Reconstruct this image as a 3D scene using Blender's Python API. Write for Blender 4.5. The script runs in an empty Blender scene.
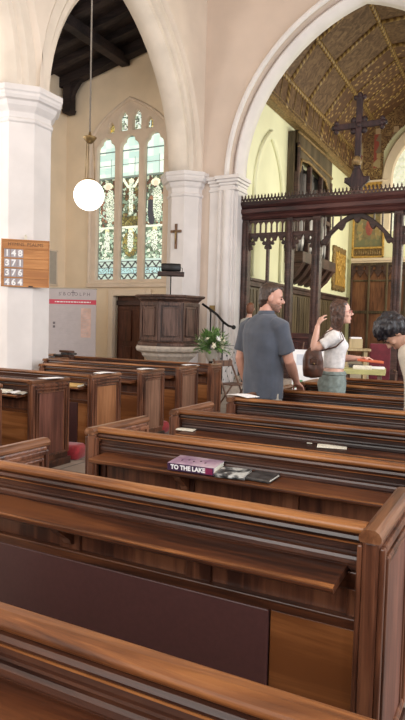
import bpy, bmesh, math, random
from mathutils import Vector, Matrix, noise
PI = math.pi
random.seed(7)
scene = bpy.context.scene
COL = scene.collection
R = math.radians

# ------------------------------------------------------------------ helpers
class MB:
    """collects shapes, builds ONE mesh"""
    def __init__(s):
        s.v = []; s.f = []; s.sm = []
    def add(s, vs, fs, smooth=False):
        o = len(s.v)
        s.v += [tuple(p) for p in vs]
        s.f += [tuple(i + o for i in f) for f in fs]
        s.sm += [smooth] * len(fs)
    def box(s, x0, x1, y0, y1, z0, z1, M=None):
        vs = [Vector((x, y, z)) for z in (z0, z1) for y in (y0, y1) for x in (x0, x1)]
        if M is not None: vs = [M @ p for p in vs]
        s.add(vs, [(0, 2, 3, 1), (4, 5, 7, 6), (0, 1, 5, 4), (2, 6, 7, 3), (0, 4, 6, 2), (1, 3, 7, 5)])
    def prism(s, prof, a, b, axis='x', smooth=False, M=None):
        """prof: closed 2D loop; axis x -> (y,z), y -> (x,z), z -> (x,y)"""
        def P(u, v, t):
            return Vector((t, u, v)) if axis == 'x' else (Vector((u, t, v)) if axis == 'y' else Vector((u, v, t)))
        n = len(prof)
        vs = [P(u, v, a) for u, v in prof] + [P(u, v, b) for u, v in prof]
        if M is not None: vs = [M @ p for p in vs]
        s.add(vs, [(i, (i + 1) % n, (i + 1) % n + n, i + n) for i in range(n)], smooth)
        s.add(vs, [tuple(range(n))[::-1], tuple(range(n, 2 * n))])
    def loft(s, secs, n=20, smooth=True, power=2.0):
        """secs: (centre, half-width vector, half-depth vector)"""
        vs = []
        for c, a, b in secs:
            c = Vector(c); a = Vector(a); b = Vector(b)
            for i in range(n):
                t = 2 * PI * i / n
                ct, st = math.cos(t), math.sin(t)
                e = 2.0 / power
                vs.append(c + a * math.copysign(abs(ct) ** e, ct) + b * math.copysign(abs(st) ** e, st))
        fs = []
        m = len(secs)
        for k in range(m - 1):
            for i in range(n):
                j = (i + 1) % n
                fs.append((k * n + i, k * n + j, (k + 1) * n + j, (k + 1) * n + i))
        fs.append(tuple(range(n))[::-1]); fs.append(tuple(range((m - 1) * n, m * n)))
        s.add(vs, fs, smooth)
    def tube(s, pts, rad, n=10, flat=1.0):
        pts = [Vector(p) for p in pts]
        if not isinstance(rad, (list, tuple)): rad = [rad] * len(pts)
        secs = []; up = None
        for i, p in enumerate(pts):
            d = (pts[min(i + 1, len(pts) - 1)] - pts[max(i - 1, 0)]).normalized()
            if up is None:
                up = Vector((0, 0, 1)) if abs(d.z) < .9 else Vector((1, 0, 0))
            a = d.cross(up).normalized(); b = a.cross(d).normalized(); up = b
            secs.append((p, a * rad[i], b * rad[i] * flat))
        s.loft(secs, n)
    def lathe(s, prof, c=(0, 0, 0), n=24, smooth=True, rot=0.0):
        c = Vector(c)
        vs = [c + Vector((r * math.cos(2 * PI * i / n + rot), r * math.sin(2 * PI * i / n + rot), z)) for r, z in prof for i in range(n)]
        m = len(prof)
        fs = [(k * n + i, k * n + (i + 1) % n, (k + 1) * n + (i + 1) % n, (k + 1) * n + i) for k in range(m - 1) for i in range(n)]
        fs += [tuple(range(n))[::-1], tuple(range((m - 1) * n, m * n))]
        s.add(vs, fs, smooth)
    def ball(s, c, r, n=16, M=None):
        if not isinstance(r, (list, tuple)): r = (r, r, r)
        c = Vector(c); m = n // 2
        vs = []
        for k in range(m + 1):
            t = PI * (k + .02) / (m + .04)
            for i in range(n):
                p = Vector((r[0] * math.sin(t) * math.cos(2 * PI * i / n), r[1] * math.sin(t) * math.sin(2 * PI * i / n), -r[2] * math.cos(t)))
                if M is not None: p = M @ p
                vs.append(c + p)
        fs = [(k * n + i, k * n + (i + 1) % n, (k + 1) * n + (i + 1) % n, (k + 1) * n + i) for k in range(m) for i in range(n)]
        fs += [tuple(range(n))[::-1], tuple(range(m * n, (m + 1) * n))]
        s.add(vs, fs, True)
    def xf(s, M):
        s.v = [tuple(M @ Vector(p)) for p in s.v]; return s
    def mesh(s, name):
        me = bpy.data.meshes.new(name)
        me.from_pydata(s.v, [], s.f)
        me.polygons.foreach_set('use_smooth', s.sm)
        bm = bmesh.new(); bm.from_mesh(me)
        bmesh.ops.recalc_face_normals(bm, faces=bm.faces)
        bm.to_mesh(me); bm.free()
        return me

def root_of(p):
    while p is not None and p.parent is not None: p = p.parent
    return p
def link(name, me, mat, parent=None, bevel=0.0, seg=2):
    """me: MB or mesh, in the frame of the scene (unrotated things) or of the thing (when obj is built local)"""
    if isinstance(me, MB): me = me.mesh(name)
    o = bpy.data.objects.new(name, me)
    COL.objects.link(o)
    if mat is not None:
        me.materials.clear(); me.materials.append(mat)
    if parent is not None:
        o.parent = parent
        rt = root_of(parent)
        if rt.get('scene_frame'):
            me.transform(Matrix.Translation(-Vector(rt.location)))
    if bevel > 0:
        m = o.modifiers.new('edge', 'BEVEL'); m.width = bevel; m.segments = seg; m.limit_method = 'ANGLE'; m.angle_limit = R(40)
    return o
def tag(o, label, cat, group=None, kind=None):
    o['label'] = label; o['category'] = cat
    if group: o['group'] = group
    if kind: o['kind'] = kind
    return o
def thing(name, label, cat, loc=(0, 0, 0), rot=None, group=None, local=False):
    o = bpy.data.objects.new(name, None); COL.objects.link(o)
    o.location = loc
    o.empty_display_size = .1
    if rot is not None: o.rotation_euler = rot if isinstance(rot, (tuple, list)) else (0, 0, rot)
    if not local: o['scene_frame'] = 1
    return tag(o, label, cat, group)
def struct(name, me, mat, parent=None, bevel=0.0):
    o = link(name, me, mat, parent, bevel)
    if parent is None: o['kind'] = 'structure'
    return o
def plate(loops, thick, bevel=0.0, plane='xz', at=0.0, res=0):
    """filled outline with holes, of real thickness. plane xz: (x,z) at y=at ; yz: (y,z) at x=at ; xy: local"""
    cu = bpy.data.curves.new('outline', 'CURVE')
    cu.dimensions = '2D'; cu.fill_mode = 'BOTH'
    cu.extrude = max(thick / 2 - bevel, 0.0005); cu.bevel_depth = bevel; cu.bevel_resolution = res
    cu.offset = -bevel
    for lp in loops:
        sp = cu.splines.new('POLY'); sp.points.add(len(lp) - 1)
        for i, (u, v) in enumerate(lp): sp.points[i].co = (u, v, 0, 1)
        sp.use_cyclic_u = True
    o = bpy.data.objects.new('outline', cu); COL.objects.link(o)
    dg = bpy.context.evaluated_depsgraph_get(); dg.update()
    me = bpy.data.meshes.new_from_object(o.evaluated_get(dg))
    bpy.data.objects.remove(o); bpy.data.curves.remove(cu)
    if plane == 'xz': M = Matrix(((1, 0, 0, 0), (0, 0, -1, at), (0, 1, 0, 0), (0, 0, 0, 1)))
    elif plane == 'yz': M = Matrix(((0, 0, 1, at), (1, 0, 0, 0), (0, 1, 0, 0), (0, 0, 0, 1)))
    else: M = Matrix.Identity(4)
    me.transform(M)
    return me
def text_mesh(body, size, depth=.002, bold=0.0):
    cu = bpy.data.curves.new('txt', 'FONT'); cu.body = body; cu.size = size; cu.extrude = depth; cu.offset = bold
    cu.align_x = 'CENTER'; cu.align_y = 'CENTER'; cu.resolution_u = 3
    o = bpy.data.objects.new('txt', cu); COL.objects.link(o)
    dg = bpy.context.evaluated_depsgraph_get(); dg.update()
    me = bpy.data.meshes.new_from_object(o.evaluated_get(dg))
    bpy.data.objects.remove(o); bpy.data.curves.remove(cu)
    return me
UPRIGHT = Matrix(((1, 0, 0, 0), (0, 0, -1, 0), (0, 1, 0, 0), (0, 0, 0, 1)))   # text plane -> faces -y
def fuse(mb, voxel=.008, smooth=4, name='body', wob=0.0, wscale=14.0):
    me = mb.mesh(name)
    o = bpy.data.objects.new('tmp', me); COL.objects.link(o)
    m = o.modifiers.new('r', 'REMESH'); m.mode = 'VOXEL'; m.voxel_size = voxel; m.use_smooth_shade = True
    s = o.modifiers.new('s', 'SMOOTH'); s.iterations = smooth; s.factor = .5
    dg = bpy.context.evaluated_depsgraph_get(); dg.update()
    out = bpy.data.meshes.new_from_object(o.evaluated_get(dg))
    bpy.data.objects.remove(o)
    if wob:
        for v in out.vertices:
            p = Vector((v.co.x * wscale, v.co.y * wscale, v.co.z * wscale * .45))
            v.co += v.normal * noise.noise(p) * wob
    out.polygons.foreach_set('use_smooth', [True] * len(out.polygons))
    return out
def join_meshes(meshes):
    bm = bmesh.new()
    for me in meshes: bm.from_mesh(me)
    out = bpy.data.meshes.new('joined'); bm.to_mesh(out); bm.free(); return out
def parch(cx, z0, hw, zs, k=1.6, n=8, cusp=0.0):
    """pointed arch outline: from lower left round to lower right. k: radius / half width"""
    Rr = hw * k; pts = [(cx - hw, z0), ]
    rise = math.sqrt(Rr * Rr - (Rr - hw) ** 2)
    a1 = math.atan2(rise, -(Rr - hw))
    left = []
    for i in range(n + 1):
        a = PI + (a1 - PI) * i / n
        left.append((cx - hw + Rr + Rr * math.cos(a), zs + Rr * math.sin(a)))
    if cusp:
        q = []
        for i, (x, z) in enumerate(left):
            t = i / n
            d = cusp * max(0.0, 1 - abs(t - .5) / .18) if abs(t - .5) < .18 else 0
            q.append((x + d * hw * 2 * .9, z - d * hw * .6))
        left = q
    pts += left
    pts += [(2 * cx - x, z) for x, z in left[::-1][1:]]
    pts.append((cx + hw, z0))
    return pts

# ------------------------------------------------------------------ materials
def base_mat(name):
    m = bpy.data.materials.new(name); m.use_nodes = True
    nt = m.node_tree
    return m, nt, nt.nodes['Principled BSDF']
def N(nt, kind, **kw):
    n = nt.nodes.new(kind)
    for k, v in kw.items():
        if k in n.inputs: n.inputs[k].default_value = v
        else: setattr(n, k, v)
    return n
def coords(nt, scale, rnd=True):
    tc = N(nt, 'ShaderNodeTexCoord'); mp = N(nt, 'ShaderNodeMapping'); mp.inputs['Scale'].default_value = scale
    nt.links.new(tc.outputs['Object'], mp.inputs['Vector'])
    if rnd:
        oi = N(nt, 'ShaderNodeObjectInfo'); mu = N(nt, 'ShaderNodeMath', operation='MULTIPLY'); mu.inputs[1].default_value = 37.0
        nt.links.new(oi.outputs['Random'], mu.inputs[0])
        nt.links.new(mu.outputs[0], mp.inputs['Location'])
    return mp.outputs['Vector']
def ramp(nt, fac, stops):
    r = N(nt, 'ShaderNodeValToRGB'); e = r.color_ramp.elements
    while len(e) < len(stops): e.new(.5)
    for i, (p, c) in enumerate(stops):
        e[i].position = p; e[i].color = (*c, 1)
    nt.links.new(fac, r.inputs['Fac']); return r.outputs['Color']
def bump(nt, b, h, strength=.1, dist=.01):
    bp = N(nt, 'ShaderNodeBump'); bp.inputs['Strength'].default_value = strength; bp.inputs['Distance'].default_value = dist
    nt.links.new(h, bp.inputs['Height']); nt.links.new(bp.outputs['Normal'], b.inputs['Normal'])
def wood(name, dark, mid, light, axis='x', rough=.35, coat=.25, grain=26.0, bumpk=.12):
    m, nt, b = base_mat(name)
    s = [grain] * 3; s['xyz'.index(axis)] = grain * .07
    v = coords(nt, s)
    n1 = N(nt, 'ShaderNodeTexNoise', Scale=1.0, Detail=7.0, Roughness=.62, Distortion=.6)
    nt.links.new(v, n1.inputs['Vector'])
    s2 = [3.0] * 3; s2['xyz'.index(axis)] = .9
    v2 = coords(nt, s2)
    n2 = N(nt, 'ShaderNodeTexNoise', Scale=1.0, Detail=3.0)
    nt.links.new(v2, n2.inputs['Vector'])
    mx = N(nt, 'ShaderNodeMath', operation='MULTIPLY_ADD'); mx.inputs[1].default_value = .55
    sc = N(nt, 'ShaderNodeMath', operation='MULTIPLY'); sc.inputs[1].default_value = .5
    nt.links.new(n2.outputs['Fac'], sc.inputs[0])
    nt.links.new(n1.outputs['Fac'], mx.inputs[0]); nt.links.new(sc.outputs[0], mx.inputs[2])
    c = ramp(nt, mx.outputs[0], [(.425, dark), (.52, mid), (.615, light)])
    nt.links.new(c, b.inputs['Base Color'])
    b.inputs['Roughness'].default_value = rough
    b.inputs['Specular IOR Level'].default_value = .38
    b.inputs['Coat Weight'].default_value = coat * .35; b.inputs['Coat Roughness'].default_value = .3
    bump(nt, b, n1.outputs['Fac'], bumpk, .004)
    return m
def plain(name, col, rough=.5, metal=0.0, var=.12, scale=9.0, bumpk=0.0, emit=None, estr=0.0, sheen=0.0):
    m, nt, b = base_mat(name)
    v = coords(nt, (scale,) * 3)
    n1 = N(nt, 'ShaderNodeTexNoise', Scale=1.0, Detail=5.0); nt.links.new(v, n1.inputs['Vector'])
    lo = tuple(c * (1 - var) for c in col); hi = tuple(min(1, c * (1 + var)) for c in col)
    nt.links.new(ramp(nt, n1.outputs['Fac'], [(.35, lo), (.65, hi)]), b.inputs['Base Color'])
    b.inputs['Roughness'].default_value = rough; b.inputs['Metallic'].default_value = metal
    if bumpk: bump(nt, b, n1.outputs['Fac'], bumpk, .01)
    if emit: b.inputs['Emission Color'].default_value = (*emit, 1); b.inputs['Emission Strength'].default_value = estr
    if sheen: b.inputs['Sheen Weight'].default_value = sheen
    return m
def painted(name, rough=.6, emit=0.0):
    m, nt, b = base_mat(name)
    at = N(nt, 'ShaderNodeVertexColor', layer_name='Col')
    nt.links.new(at.outputs['Color'], b.inputs['Base Color'])
    b.inputs['Roughness'].default_value = rough
    if emit:
        nt.links.new(at.outputs['Color'], b.inputs['Emission Color']); b.inputs['Emission Strength'].default_value = emit
    return m
M = {}
M['oak'] = wood('oak_rail', (.022, .0065, .003), (.068, .020, .0075), (.135, .046, .016), 'x', .40, .35)
M['oak_top'] = wood('oak_worn_rail', (.060, .018, .006), (.165, .057, .017), (.31, .125, .038), 'x', .40, .3)
M['oak_end'] = wood('oak_upright', (.040, .013, .007), (.118, .043, .022), (.21, .086, .044), 'z', .36, .3)
M['oak_endtop'] = wood('oak_worn_cap', (.060, .022, .010), (.140, .055, .024), (.24, .11, .055), 'y', .32, .35)
M['oak_panel'] = wood('oak_panel', (.040, .013, .007), (.098, .034, .017), (.16, .062, .03), 'z', .38, .25)
M['oak_dark'] = wood('oak_moulding', (.012, .005, .004), (.034, .013, .009), (.075, .027, .014), 'x', .36, .45)
M['ply'] = wood('golden_plywood', (.15, .050, .014), (.27, .100, .031), (.37, .155, .056), 'x', .4, .2, 12)
M['field_orange'] = wood('orange_oak_field', (.15, .055, .02), (.24, .095, .036), (.32, .14, .06), 'z', .42, .2)
M['field_pale'] = wood('pale_oak_field', (.13, .062, .038), (.21, .105, .065), (.29, .155, .10), 'z', .42, .2)
M['field_dark'] = wood('red_oak_field', (.075, .026, .018), (.125, .046, .031), (.18, .072, .05), 'z', .42, .2)
M['maroon'] = plain('maroon_vinyl', (.072, .028, .026), .42, var=.06, bumpk=.05, scale=60)
M['pulpit'] = wood('pulpit_oak', (.028, .013, .010), (.075, .038, .028), (.13, .072, .055), 'z', .45, .15)
M['screen'] = wood('screen_oak', (.018, .009, .007), (.046, .022, .018), (.085, .042, .034), 'x', .55, .1)
M['rood'] = wood('rood_oak', (.010, .005, .006), (.024, .010, .012), (.045, .02, .02), 'z', .55, .1)
M['roof'] = wood('roof_timber', (.008, .005, .005), (.02, .012, .011), (.035, .022, .019), 'x', .8, 0)
M['board'] = wood('hymn_board_oak', (.34, .135, .038), (.43, .185, .055), (.52, .24, .08), 'x', .45, .1)
M['wains'] = wood('stall_oak', (.036, .023, .012), (.075, .053, .028), (.12, .088, .05), 'z', .5, .1)
M['reredos'] = wood('reredos_oak', (.08, .03, .014), (.15, .06, .028), (.22, .095, .045), 'z', .45, .1)
M['plaster'] = plain('cream_plaster', (.72, .60, .47), .9, var=.05, scale=1.6, bumpk=.06)
M['plaster_aisle'] = plain('buff_plaster', (.80, .66, .485), .9, var=.06, scale=1.3, bumpk=.08)
M['plaster_nave'] = plain('pink_cream_plaster', (.60, .495, .42), .9, var=.05, scale=1.2, bumpk=.08)
M['plaster_chancel'] = plain('pale_green_cream_plaster', (.74, .74, .52), .9, var=.04, scale=1.2)
M['plaster_arcade'] = plain('arcade_plaster', (.70, .61, .52), .9, var=.05, scale=1.4, bumpk=.08)
M['stone'] = plain('limewashed_stone', (.70, .665, .655), .85, var=.05, scale=2.5, bumpk=.12)
M['arch'] = plain('arch_limestone', (.70, .62, .53), .85, var=.07, scale=2.2, bumpk=.15)
M['tracery'] = plain('tracery_stone', (.70, .58, .46), .85, var=.05, scale=4, bumpk=.1)
M['base_stone'] = plain('pulpit_base_stone', (.42, .36, .31), .85, var=.14, scale=14, bumpk=.2)
M['black'] = plain('black_iron', (.018, .017, .018), .4, .6)
M['brass'] = plain('aged_brass', (.25, .17, .075), .42, .85)
M['gold'] = plain('gilding', (.50, .30, .075), .45, .35, var=.25, scale=14)
M['dullgold'] = plain('dull_gilding', (.22, .14, .055), .55, .2, var=.45, scale=18)
M['white'] = plain('white_card', (.80, .79, .80), .7, var=.03)
M['paper'] = plain('cream_paper', (.70, .66, .56), .8, var=.08, scale=60)
M['red'] = plain('red_hassock', (.28, .012, .02), .8, var=.2, scale=30, sheen=.3)
M['leather'] = plain('brown_leather', (.075, .028, .016), .42, var=.3, scale=25, bumpk=.15)
M['skin'] = plain('skin', (.47, .245, .18), .5, var=.06, scale=12)
M['skin_fair'] = plain('fair_skin', (.60, .35, .27), .5, var=.05, scale=12)
M['skin_tan'] = plain('tan_skin', (.44, .25, .18), .5, var=.06, scale=12)
M['hair_brown'] = plain('brown_hair', (.040, .022, .015), .45, var=.5, scale=60, bumpk=.4)
M['hair_long'] = plain('auburn_hair', (.062, .028, .018), .42, var=.5, scale=55, bumpk=.4)
M['hair_red'] = plain('reddish_hair', (.16, .06, .03), .5, var=.4, scale=55, bumpk=.3)
M['hair_black'] = plain('black_hair', (.012, .011, .016), .42, var=.5, scale=45, bumpk=.5)
M['stubble'] = plain('stubble', (.20, .105, .075), .7, var=.3, scale=90)
M['polo'] = plain('slate_cotton', (.058, .067, .090), .9, var=.14, scale=8, bumpk=.25, sheen=.2)
M['trouser'] = plain('stone_trousers', (.34, .30, .25), .9, var=.1)
M['denim'] = plain('grey_green_denim', (.20, .24, .225), .9, var=.22, scale=25, bumpk=.15)
M['tee'] = plain('white_print_tee', (.68, .655, .65), .9, var=.12, scale=28, bumpk=.1)
M['shirt'] = plain('cream_shirt', (.62, .56, .48), .9, var=.06, bumpk=.15)
M['greytop'] = plain('grey_top', (.50, .52, .50), .9, var=.08)
M['eye'] = plain('eye', (.04, .03, .03), .2)
M['lip'] = plain('lip', (.48, .19, .17), .45)
M['greypanel'] = plain('grey_board', (.40, .365, .31), .8, var=.05)
M['leaf'] = plain('green_leaf', (.10, .20, .05), .55, var=.45, scale=22)
M['dark_leaf'] = plain('dark_ivy_leaf', (.02, .045, .035), .5, var=.3)
M['petal'] = plain('cream_petal', (.80, .75, .60), .6, var=.07)
M['petal_w'] = plain('white_petal', (.82, .82, .78), .6, var=.05)
M['floor'] = None

# ------------------------------------------------------------------ camera  (nave axis = +y, eye at 1.40)
F_PX, YAW, ROLL, DROP = 612.0, 27.5, 1.5, 34.0
cam = bpy.data.cameras.new('camera'); camo = bpy.data.objects.new('camera', cam); COL.objects.link(camo)
cam.sensor_fit = 'VERTICAL'; cam.sensor_height = 36.0; cam.lens = 36.0 * F_PX / 720.0
cam.clip_start = .02; cam.clip_end = 200
pitch = math.atan(DROP / F_PX)
camo.matrix_world = Matrix.Translation((0, 0, 1.40)) @ Matrix.Rotation(R(YAW), 4, 'Z') @ Matrix.Rotation(PI / 2 - pitch, 4, 'X') @ Matrix.Rotation(R(ROLL), 4, 'Z')
scene.camera = camo

# ------------------------------------------------------------------ the building
CX = -3.15            # middle line of nave and chancel
YE = 12.45            # east wall of the nave (west face)
XN = -7.0             # arcade line
XW = -10.6            # north aisle wall
ZS = 4.82              # springing of the arcade

# floor: stone flags
m, nt, b = base_mat('stone_flags')
v = coords(nt, (1, 1, 1), False)
br = N(nt, 'ShaderNodeTexBrick', Scale=1.0)
br.inputs['Color1'].default_value = (.30, .25, .21, 1); br.inputs['Color2'].default_value = (.24, .20, .17, 1); br.inputs['Mortar'].default_value = (.12, .10, .09, 1)
br.inputs['Mortar Size'].default_value = .012; br.inputs['Brick Width'].default_value = .7; br.inputs['Row Height'].default_value = .45
nt.links.new(v, br.inputs['Vector']); nt.links.new(br.outputs['Color'], b.inputs['Base Color']); b.inputs['Roughness'].default_value = .6
M['floor'] = m
fl = MB(); fl.box(-12, 6, -6.5, 24, -.2, 0)
struct('floor', fl, M['floor'])

def arch_hole(c, half, zs, rad, z0, n=14):
    return parch(c, z0, half, zs, rad / half, n)
# north arcade wall: main wall with wider arches, then the inner order with the narrower ones
aw_out = []; aw_in = []
spans = [(9.77, 2.13), (9.77 - 5.14, 2.13), (9.77 - 10.28, 2.13)]
for c, hlf in spans:
    aw_out.append(arch_hole(c, hlf + .42, ZS, 3.52, ZS - .001))
    aw_in.append(arch_hole(c, hlf, ZS, 3.10, ZS - .001))
def wall_loop(holes, y0, y1, zb, zt):
    """outline of a wall standing on arches open at the bottom"""
    pts = [(y0, zt), (y0, zb)]
    for h in sorted(holes, key=lambda q: q[0][0]):
        pts += h[1:-1]
    pts += [(y1, zb), (y1, zt)]
    return pts
me = plate([wall_loop(aw_out, -6.4, YE + .1, ZS, 11.0)], .80, .07, 'yz', XN)
struct('wall_north', me, M['plaster_arcade'])
aw_mid = [arch_hole(c, hlf + .20, ZS, 3.30, ZS - .001) for c, hlf in spans]
me = plate([wall_loop(aw_mid, -6.4, YE + .1, ZS, 9.0)], .64, .06, 'yz', XN)
struct('trim_11', me, M['arch'])
me = plate([wall_loop(aw_in, -6.4, YE + .1, ZS, 8.8)], .48, .10, 'yz', XN)
struct('trim_1', me, M['arch'])

def octa(r_flat):      # circumradius from across-flats half width
    return r_flat / math.cos(PI / 8)
def pier(name, x, y):
    c = MB()
    prof = [(.52, 0), (.52, .35), (.46, .45), (.435, .5), (.435, 4.320), (.46, 4.340), (.46, 4.380), (.435, 4.400), (.435, 4.480), (.47, 4.520), (.50, 4.560), (.52, 4.620),
            (.56, 4.640), (.58, 4.680), (.58, 4.720), (.60, 4.740), (.60, 4.820)]
    c.lathe([(octa(r), z) for r, z in prof], (x, y, 0), 8, False, PI / 8)
    return struct(name, c, M['stone'], bevel=.008)
pier('column', XN, 7.20)
pier('column', XN, 2.06)
pier('column', XN, -3.08)
# half-octagon respond against the east wall
c = MB()
prof = [(.40, 0), (.40, 4.280), (.43, 4.310), (.43, 4.350), (.40, 4.370), (.40, 4.480), (.44, 4.520), (.47, 4.600), (.52, 4.620), (.55, 4.680), (.55, 4.720), (.57, 4.740), (.57, 4.820)]
c.lathe([(octa(r), z) for r, z in prof], (XN, YE, 0), 8, False, PI / 8)
struct('trim_2', c, M['stone'], bevel=.006)

# wall with the chancel arch
HA, RA, ZA = 2.60, 3.50, 4.70
def two(hx, zs, rad, z0):
    return parch(CX, z0, hx, zs, rad / hx, 18)
out = two(HA + .20, ZA, RA + .20, 0)
loop = [(XN, 11.0), (XN, 0)] + out + [(5.0, 0), (5.0, 11.0)]
struct('wall_east', plate([loop], .55, .10, 'xz', YE + .275), M['plaster_nave'])
ring_o = two(HA + .23, ZA, RA + .23, 0); ring_i = two(HA, ZA, RA, 0)
struct('trim_3', plate([ring_o + ring_i[::-1]], .44, .10, 'xz', YE + .38), M['stone'])
hood_i = two(HA + .19, ZA, RA + .19, ZA); hood_o = two(HA + .30, ZA, RA + .30, ZA)
struct('trim_4', plate([hood_o + hood_i[::-1]], .10, .03, 'xz', YE - .02), M['stone'])
# jambs of the chancel arch: stepped shafts with a shared capital
for sgn, nm in ((-1, 'trim_5'), (1, 'trim_6')):
    j = MB()
    def bxl(l0, l1, y0, y1, z0, z1):
        a, b2 = CX + sgn * l0, CX + sgn * l1
        j.box(min(a, b2), max(a, b2), y0, y1, z0, z1)
    bxl(2.62, 2.96, YE - .10, YE + .5, 0, 4.52)
    bxl(2.96, 3.24, YE - .03, YE + .3, 0, 4.52)
    bxl(2.56, 2.66, YE + .0, YE + .5, 0, 4.52)
    for e, z0, z1 in ((.03, 4.40, 4.45), (.02, 4.52, 4.58), (.06, 4.58, 4.64), (.10, 4.64, 4.72)):
        bxl(2.56 - e, 2.96 + e, YE - .10 - e, YE + .5, z0, z1)
        bxl(2.96, 3.24 + e * .6, YE - .03 - e, YE + .3, z0, z1)
    j.lathe([(.10, 0), (.10, 4.4)], (CX + sgn * 2.76, YE - .10, 0), 12)
    j.lathe([(.07, 0), (.07, 4.4)], (CX + sgn * 2.94, YE - .06, 0), 12)
    struct(nm, j, M['stone'], bevel=.012)

# --- east wall of the north aisle, with window and doorway
WC = -8.665
LX = [(WC - .965, WC - .44), (WC - .265, WC + .265), (WC + .44, WC + .965)]
def depressed(cx, hw, z0, zs, zt, n=10):
    pts = [(cx - hw, z0), (cx - hw, zs)]
    h = zt - zs
    L = [(cx - hw * (1 - u), zs + h * w) for u, w in ((.008, .13), (.035, .26), (.085, .37), (.16, .47), (.28, .58), (.45, .71), (.65, .83), (.85, .935))]
    return pts + L + [(cx, zt)] + [(2 * cx - x, z) for x, z in L[::-1]] + [(cx + hw, zs), (cx + hw, z0)]
win_out = depressed(WC, 1.16, 2.36, 5.68, 6.82)
door_hole = [(-9.03, 0), (-9.03, 2.09), (-8.06, 2.09), (-8.06, 0)]
wl = [(XW - .5, 9.0), (XW - .5, 0), door_hole[0], door_hole[1], door_hole[2], door_hole[3], (XN, 0), (XN, 9.0)]
struct('wall_east_aisle', plate([wl, win_out], .5, .0, 'xz', YE + .30), M['plaster_aisle'])
# window: stone frame with tracery, leaded glass lights
w1 = bpy.data.objects.new('window_1', None); COL.objects.link(w1); w1['kind'] = 'structure'; w1.location = (WC, YE + .2, 2.36); w1['scene_frame'] = 1
def cusped(cx, hw, z0, zs):
    return parch(cx, z0, hw, zs, 1.35, 12, .085)
heads = []
for (x0, x1), top in zip(LX, (5.64, 5.64, 5.64)):
    heads.append(cusped((x0 + x1) / 2, (x1 - x0) / 2, 2.50, top))
ups = []
for cx, hw, z0, zs in ((WC - .56, .085, 6.09, 6.21), (WC - .195, .115, 6.10, 6.40), (WC + .195, .115, 6.10, 6.40), (WC + .56, .085, 6.09, 6.21)):
    ups.append(parch(cx, z0, hw, zs, 1.5, 6, .12))
link('window_frame', plate([depressed(WC, 1.17, 2.34, 5.68, 6.83)] + heads + ups, .18, .025, 'xz', YE + .16), M['tracery'], w1)
link('window_surround', plate([depressed(WC, 1.21, 2.30, 5.69, 6.88), depressed(WC, 1.13, 2.42, 5.67, 6.80)], .10, .02, 'xz', YE + .065), M['tracery'], w1)
sl = MB(); sl.prism([(YE - .02, 2.30), (YE + .2, 2.30), (YE + .2, 2.49), (YE - .02, 2.38)], WC - 1.2, WC + 1.2, 'x')
link('window_sill', sl, M['tracery'], w1)

def rgbmix(a, b, t): return tuple(p * (1 - t) + r * t for p, r in zip(a, b))
def grid_panel(name, x0, x1, z0, z1, y, nx, nz, fn, mat, parent, clip=None, thick=.012):
    """a flat panel of small pieces of colour; fn(u,v,x,z)->rgb ; has a back face"""
    bm = bmesh.new(); cl = bm.loops.layers.float_color.new('Col')
    vv = [[bm.verts.new((x0 + (x1 - x0) * i / nx, y, z0 + (z1 - z0) * j / nz)) for i in range(nx + 1)] for j in range(nz + 1)]
    for j in range(nz):
        for i in range(nx):
            u, w = (i + .5) / nx, (j + .5) / nz
            x, z = x0 + (x1 - x0) * u, z0 + (z1 - z0) * w
            if clip and not clip(x, z): continue
            f = bm.faces.new((vv[j][i], vv[j][i + 1], vv[j + 1][i + 1], vv[j + 1][i]))
            c = fn(u, w, x, z)
            for l in f.loops: l[cl] = (*c, 1)
    bmesh.ops.delete(bm, geom=[q for q in bm.verts if not q.link_faces], context='VERTS')
    if thick:
        g = bmesh.ops.extrude_face_region(bm, geom=bm.faces[:])
        bmesh.ops.translate(bm, verts=[e for e in g['geom'] if isinstance(e, bmesh.types.BMVert)], vec=(0, thick, 0))
    bmesh.ops.recalc_face_normals(bm, faces=bm.faces)
    me = bpy.data.meshes.new(name); bm.to_mesh(me); bm.free()
    return link(name, me, mat, parent)
def cell(x, z, s, seed=0):
    """nearest of jittered cells: (random value, distance to border)"""
    gx, gz = math.floor(x / s), math.floor(z / s)
    best = (9, 0); sec = 9
    for a in (-1, 0, 1):
        for c in (-1, 0, 1):
            rr = random.Random((int(gx + a) * 73856093) ^ (int(gz + c) * 19349663) ^ (seed * 83492791))
            px, pz = (gx + a + rr.random()) * s, (gz + c + rr.random()) * s
            d = math.hypot(px - x, pz - z); k = rr.random()
            if d < best[0]: sec = best[0]; best = (d, k)
            elif d < sec: sec = d
    return best[1], sec - best[0]
AQ = [(.50, .68, .62), (.62, .76, .66), (.42, .62, .60), (.70, .80, .70), (.56, .72, .60)]
CR = [(.78, .80, .66), (.70, .74, .58), (.60, .70, .58), (.36, .42, .28), (.26, .22, .10), (.10, .14, .10)]
DK = [(.08, .05, .03), (.14, .06, .03), (.06, .09, .06), (.20, .16, .05), (.12, .10, .05)]
def pick(L, k): return L[min(len(L) - 1, int(k * len(L)))]
def ell(u, v, cu, cv, ru, rv): return ((u - cu) / ru) ** 2 + ((v - cv) / rv) ** 2 < 1
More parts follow.
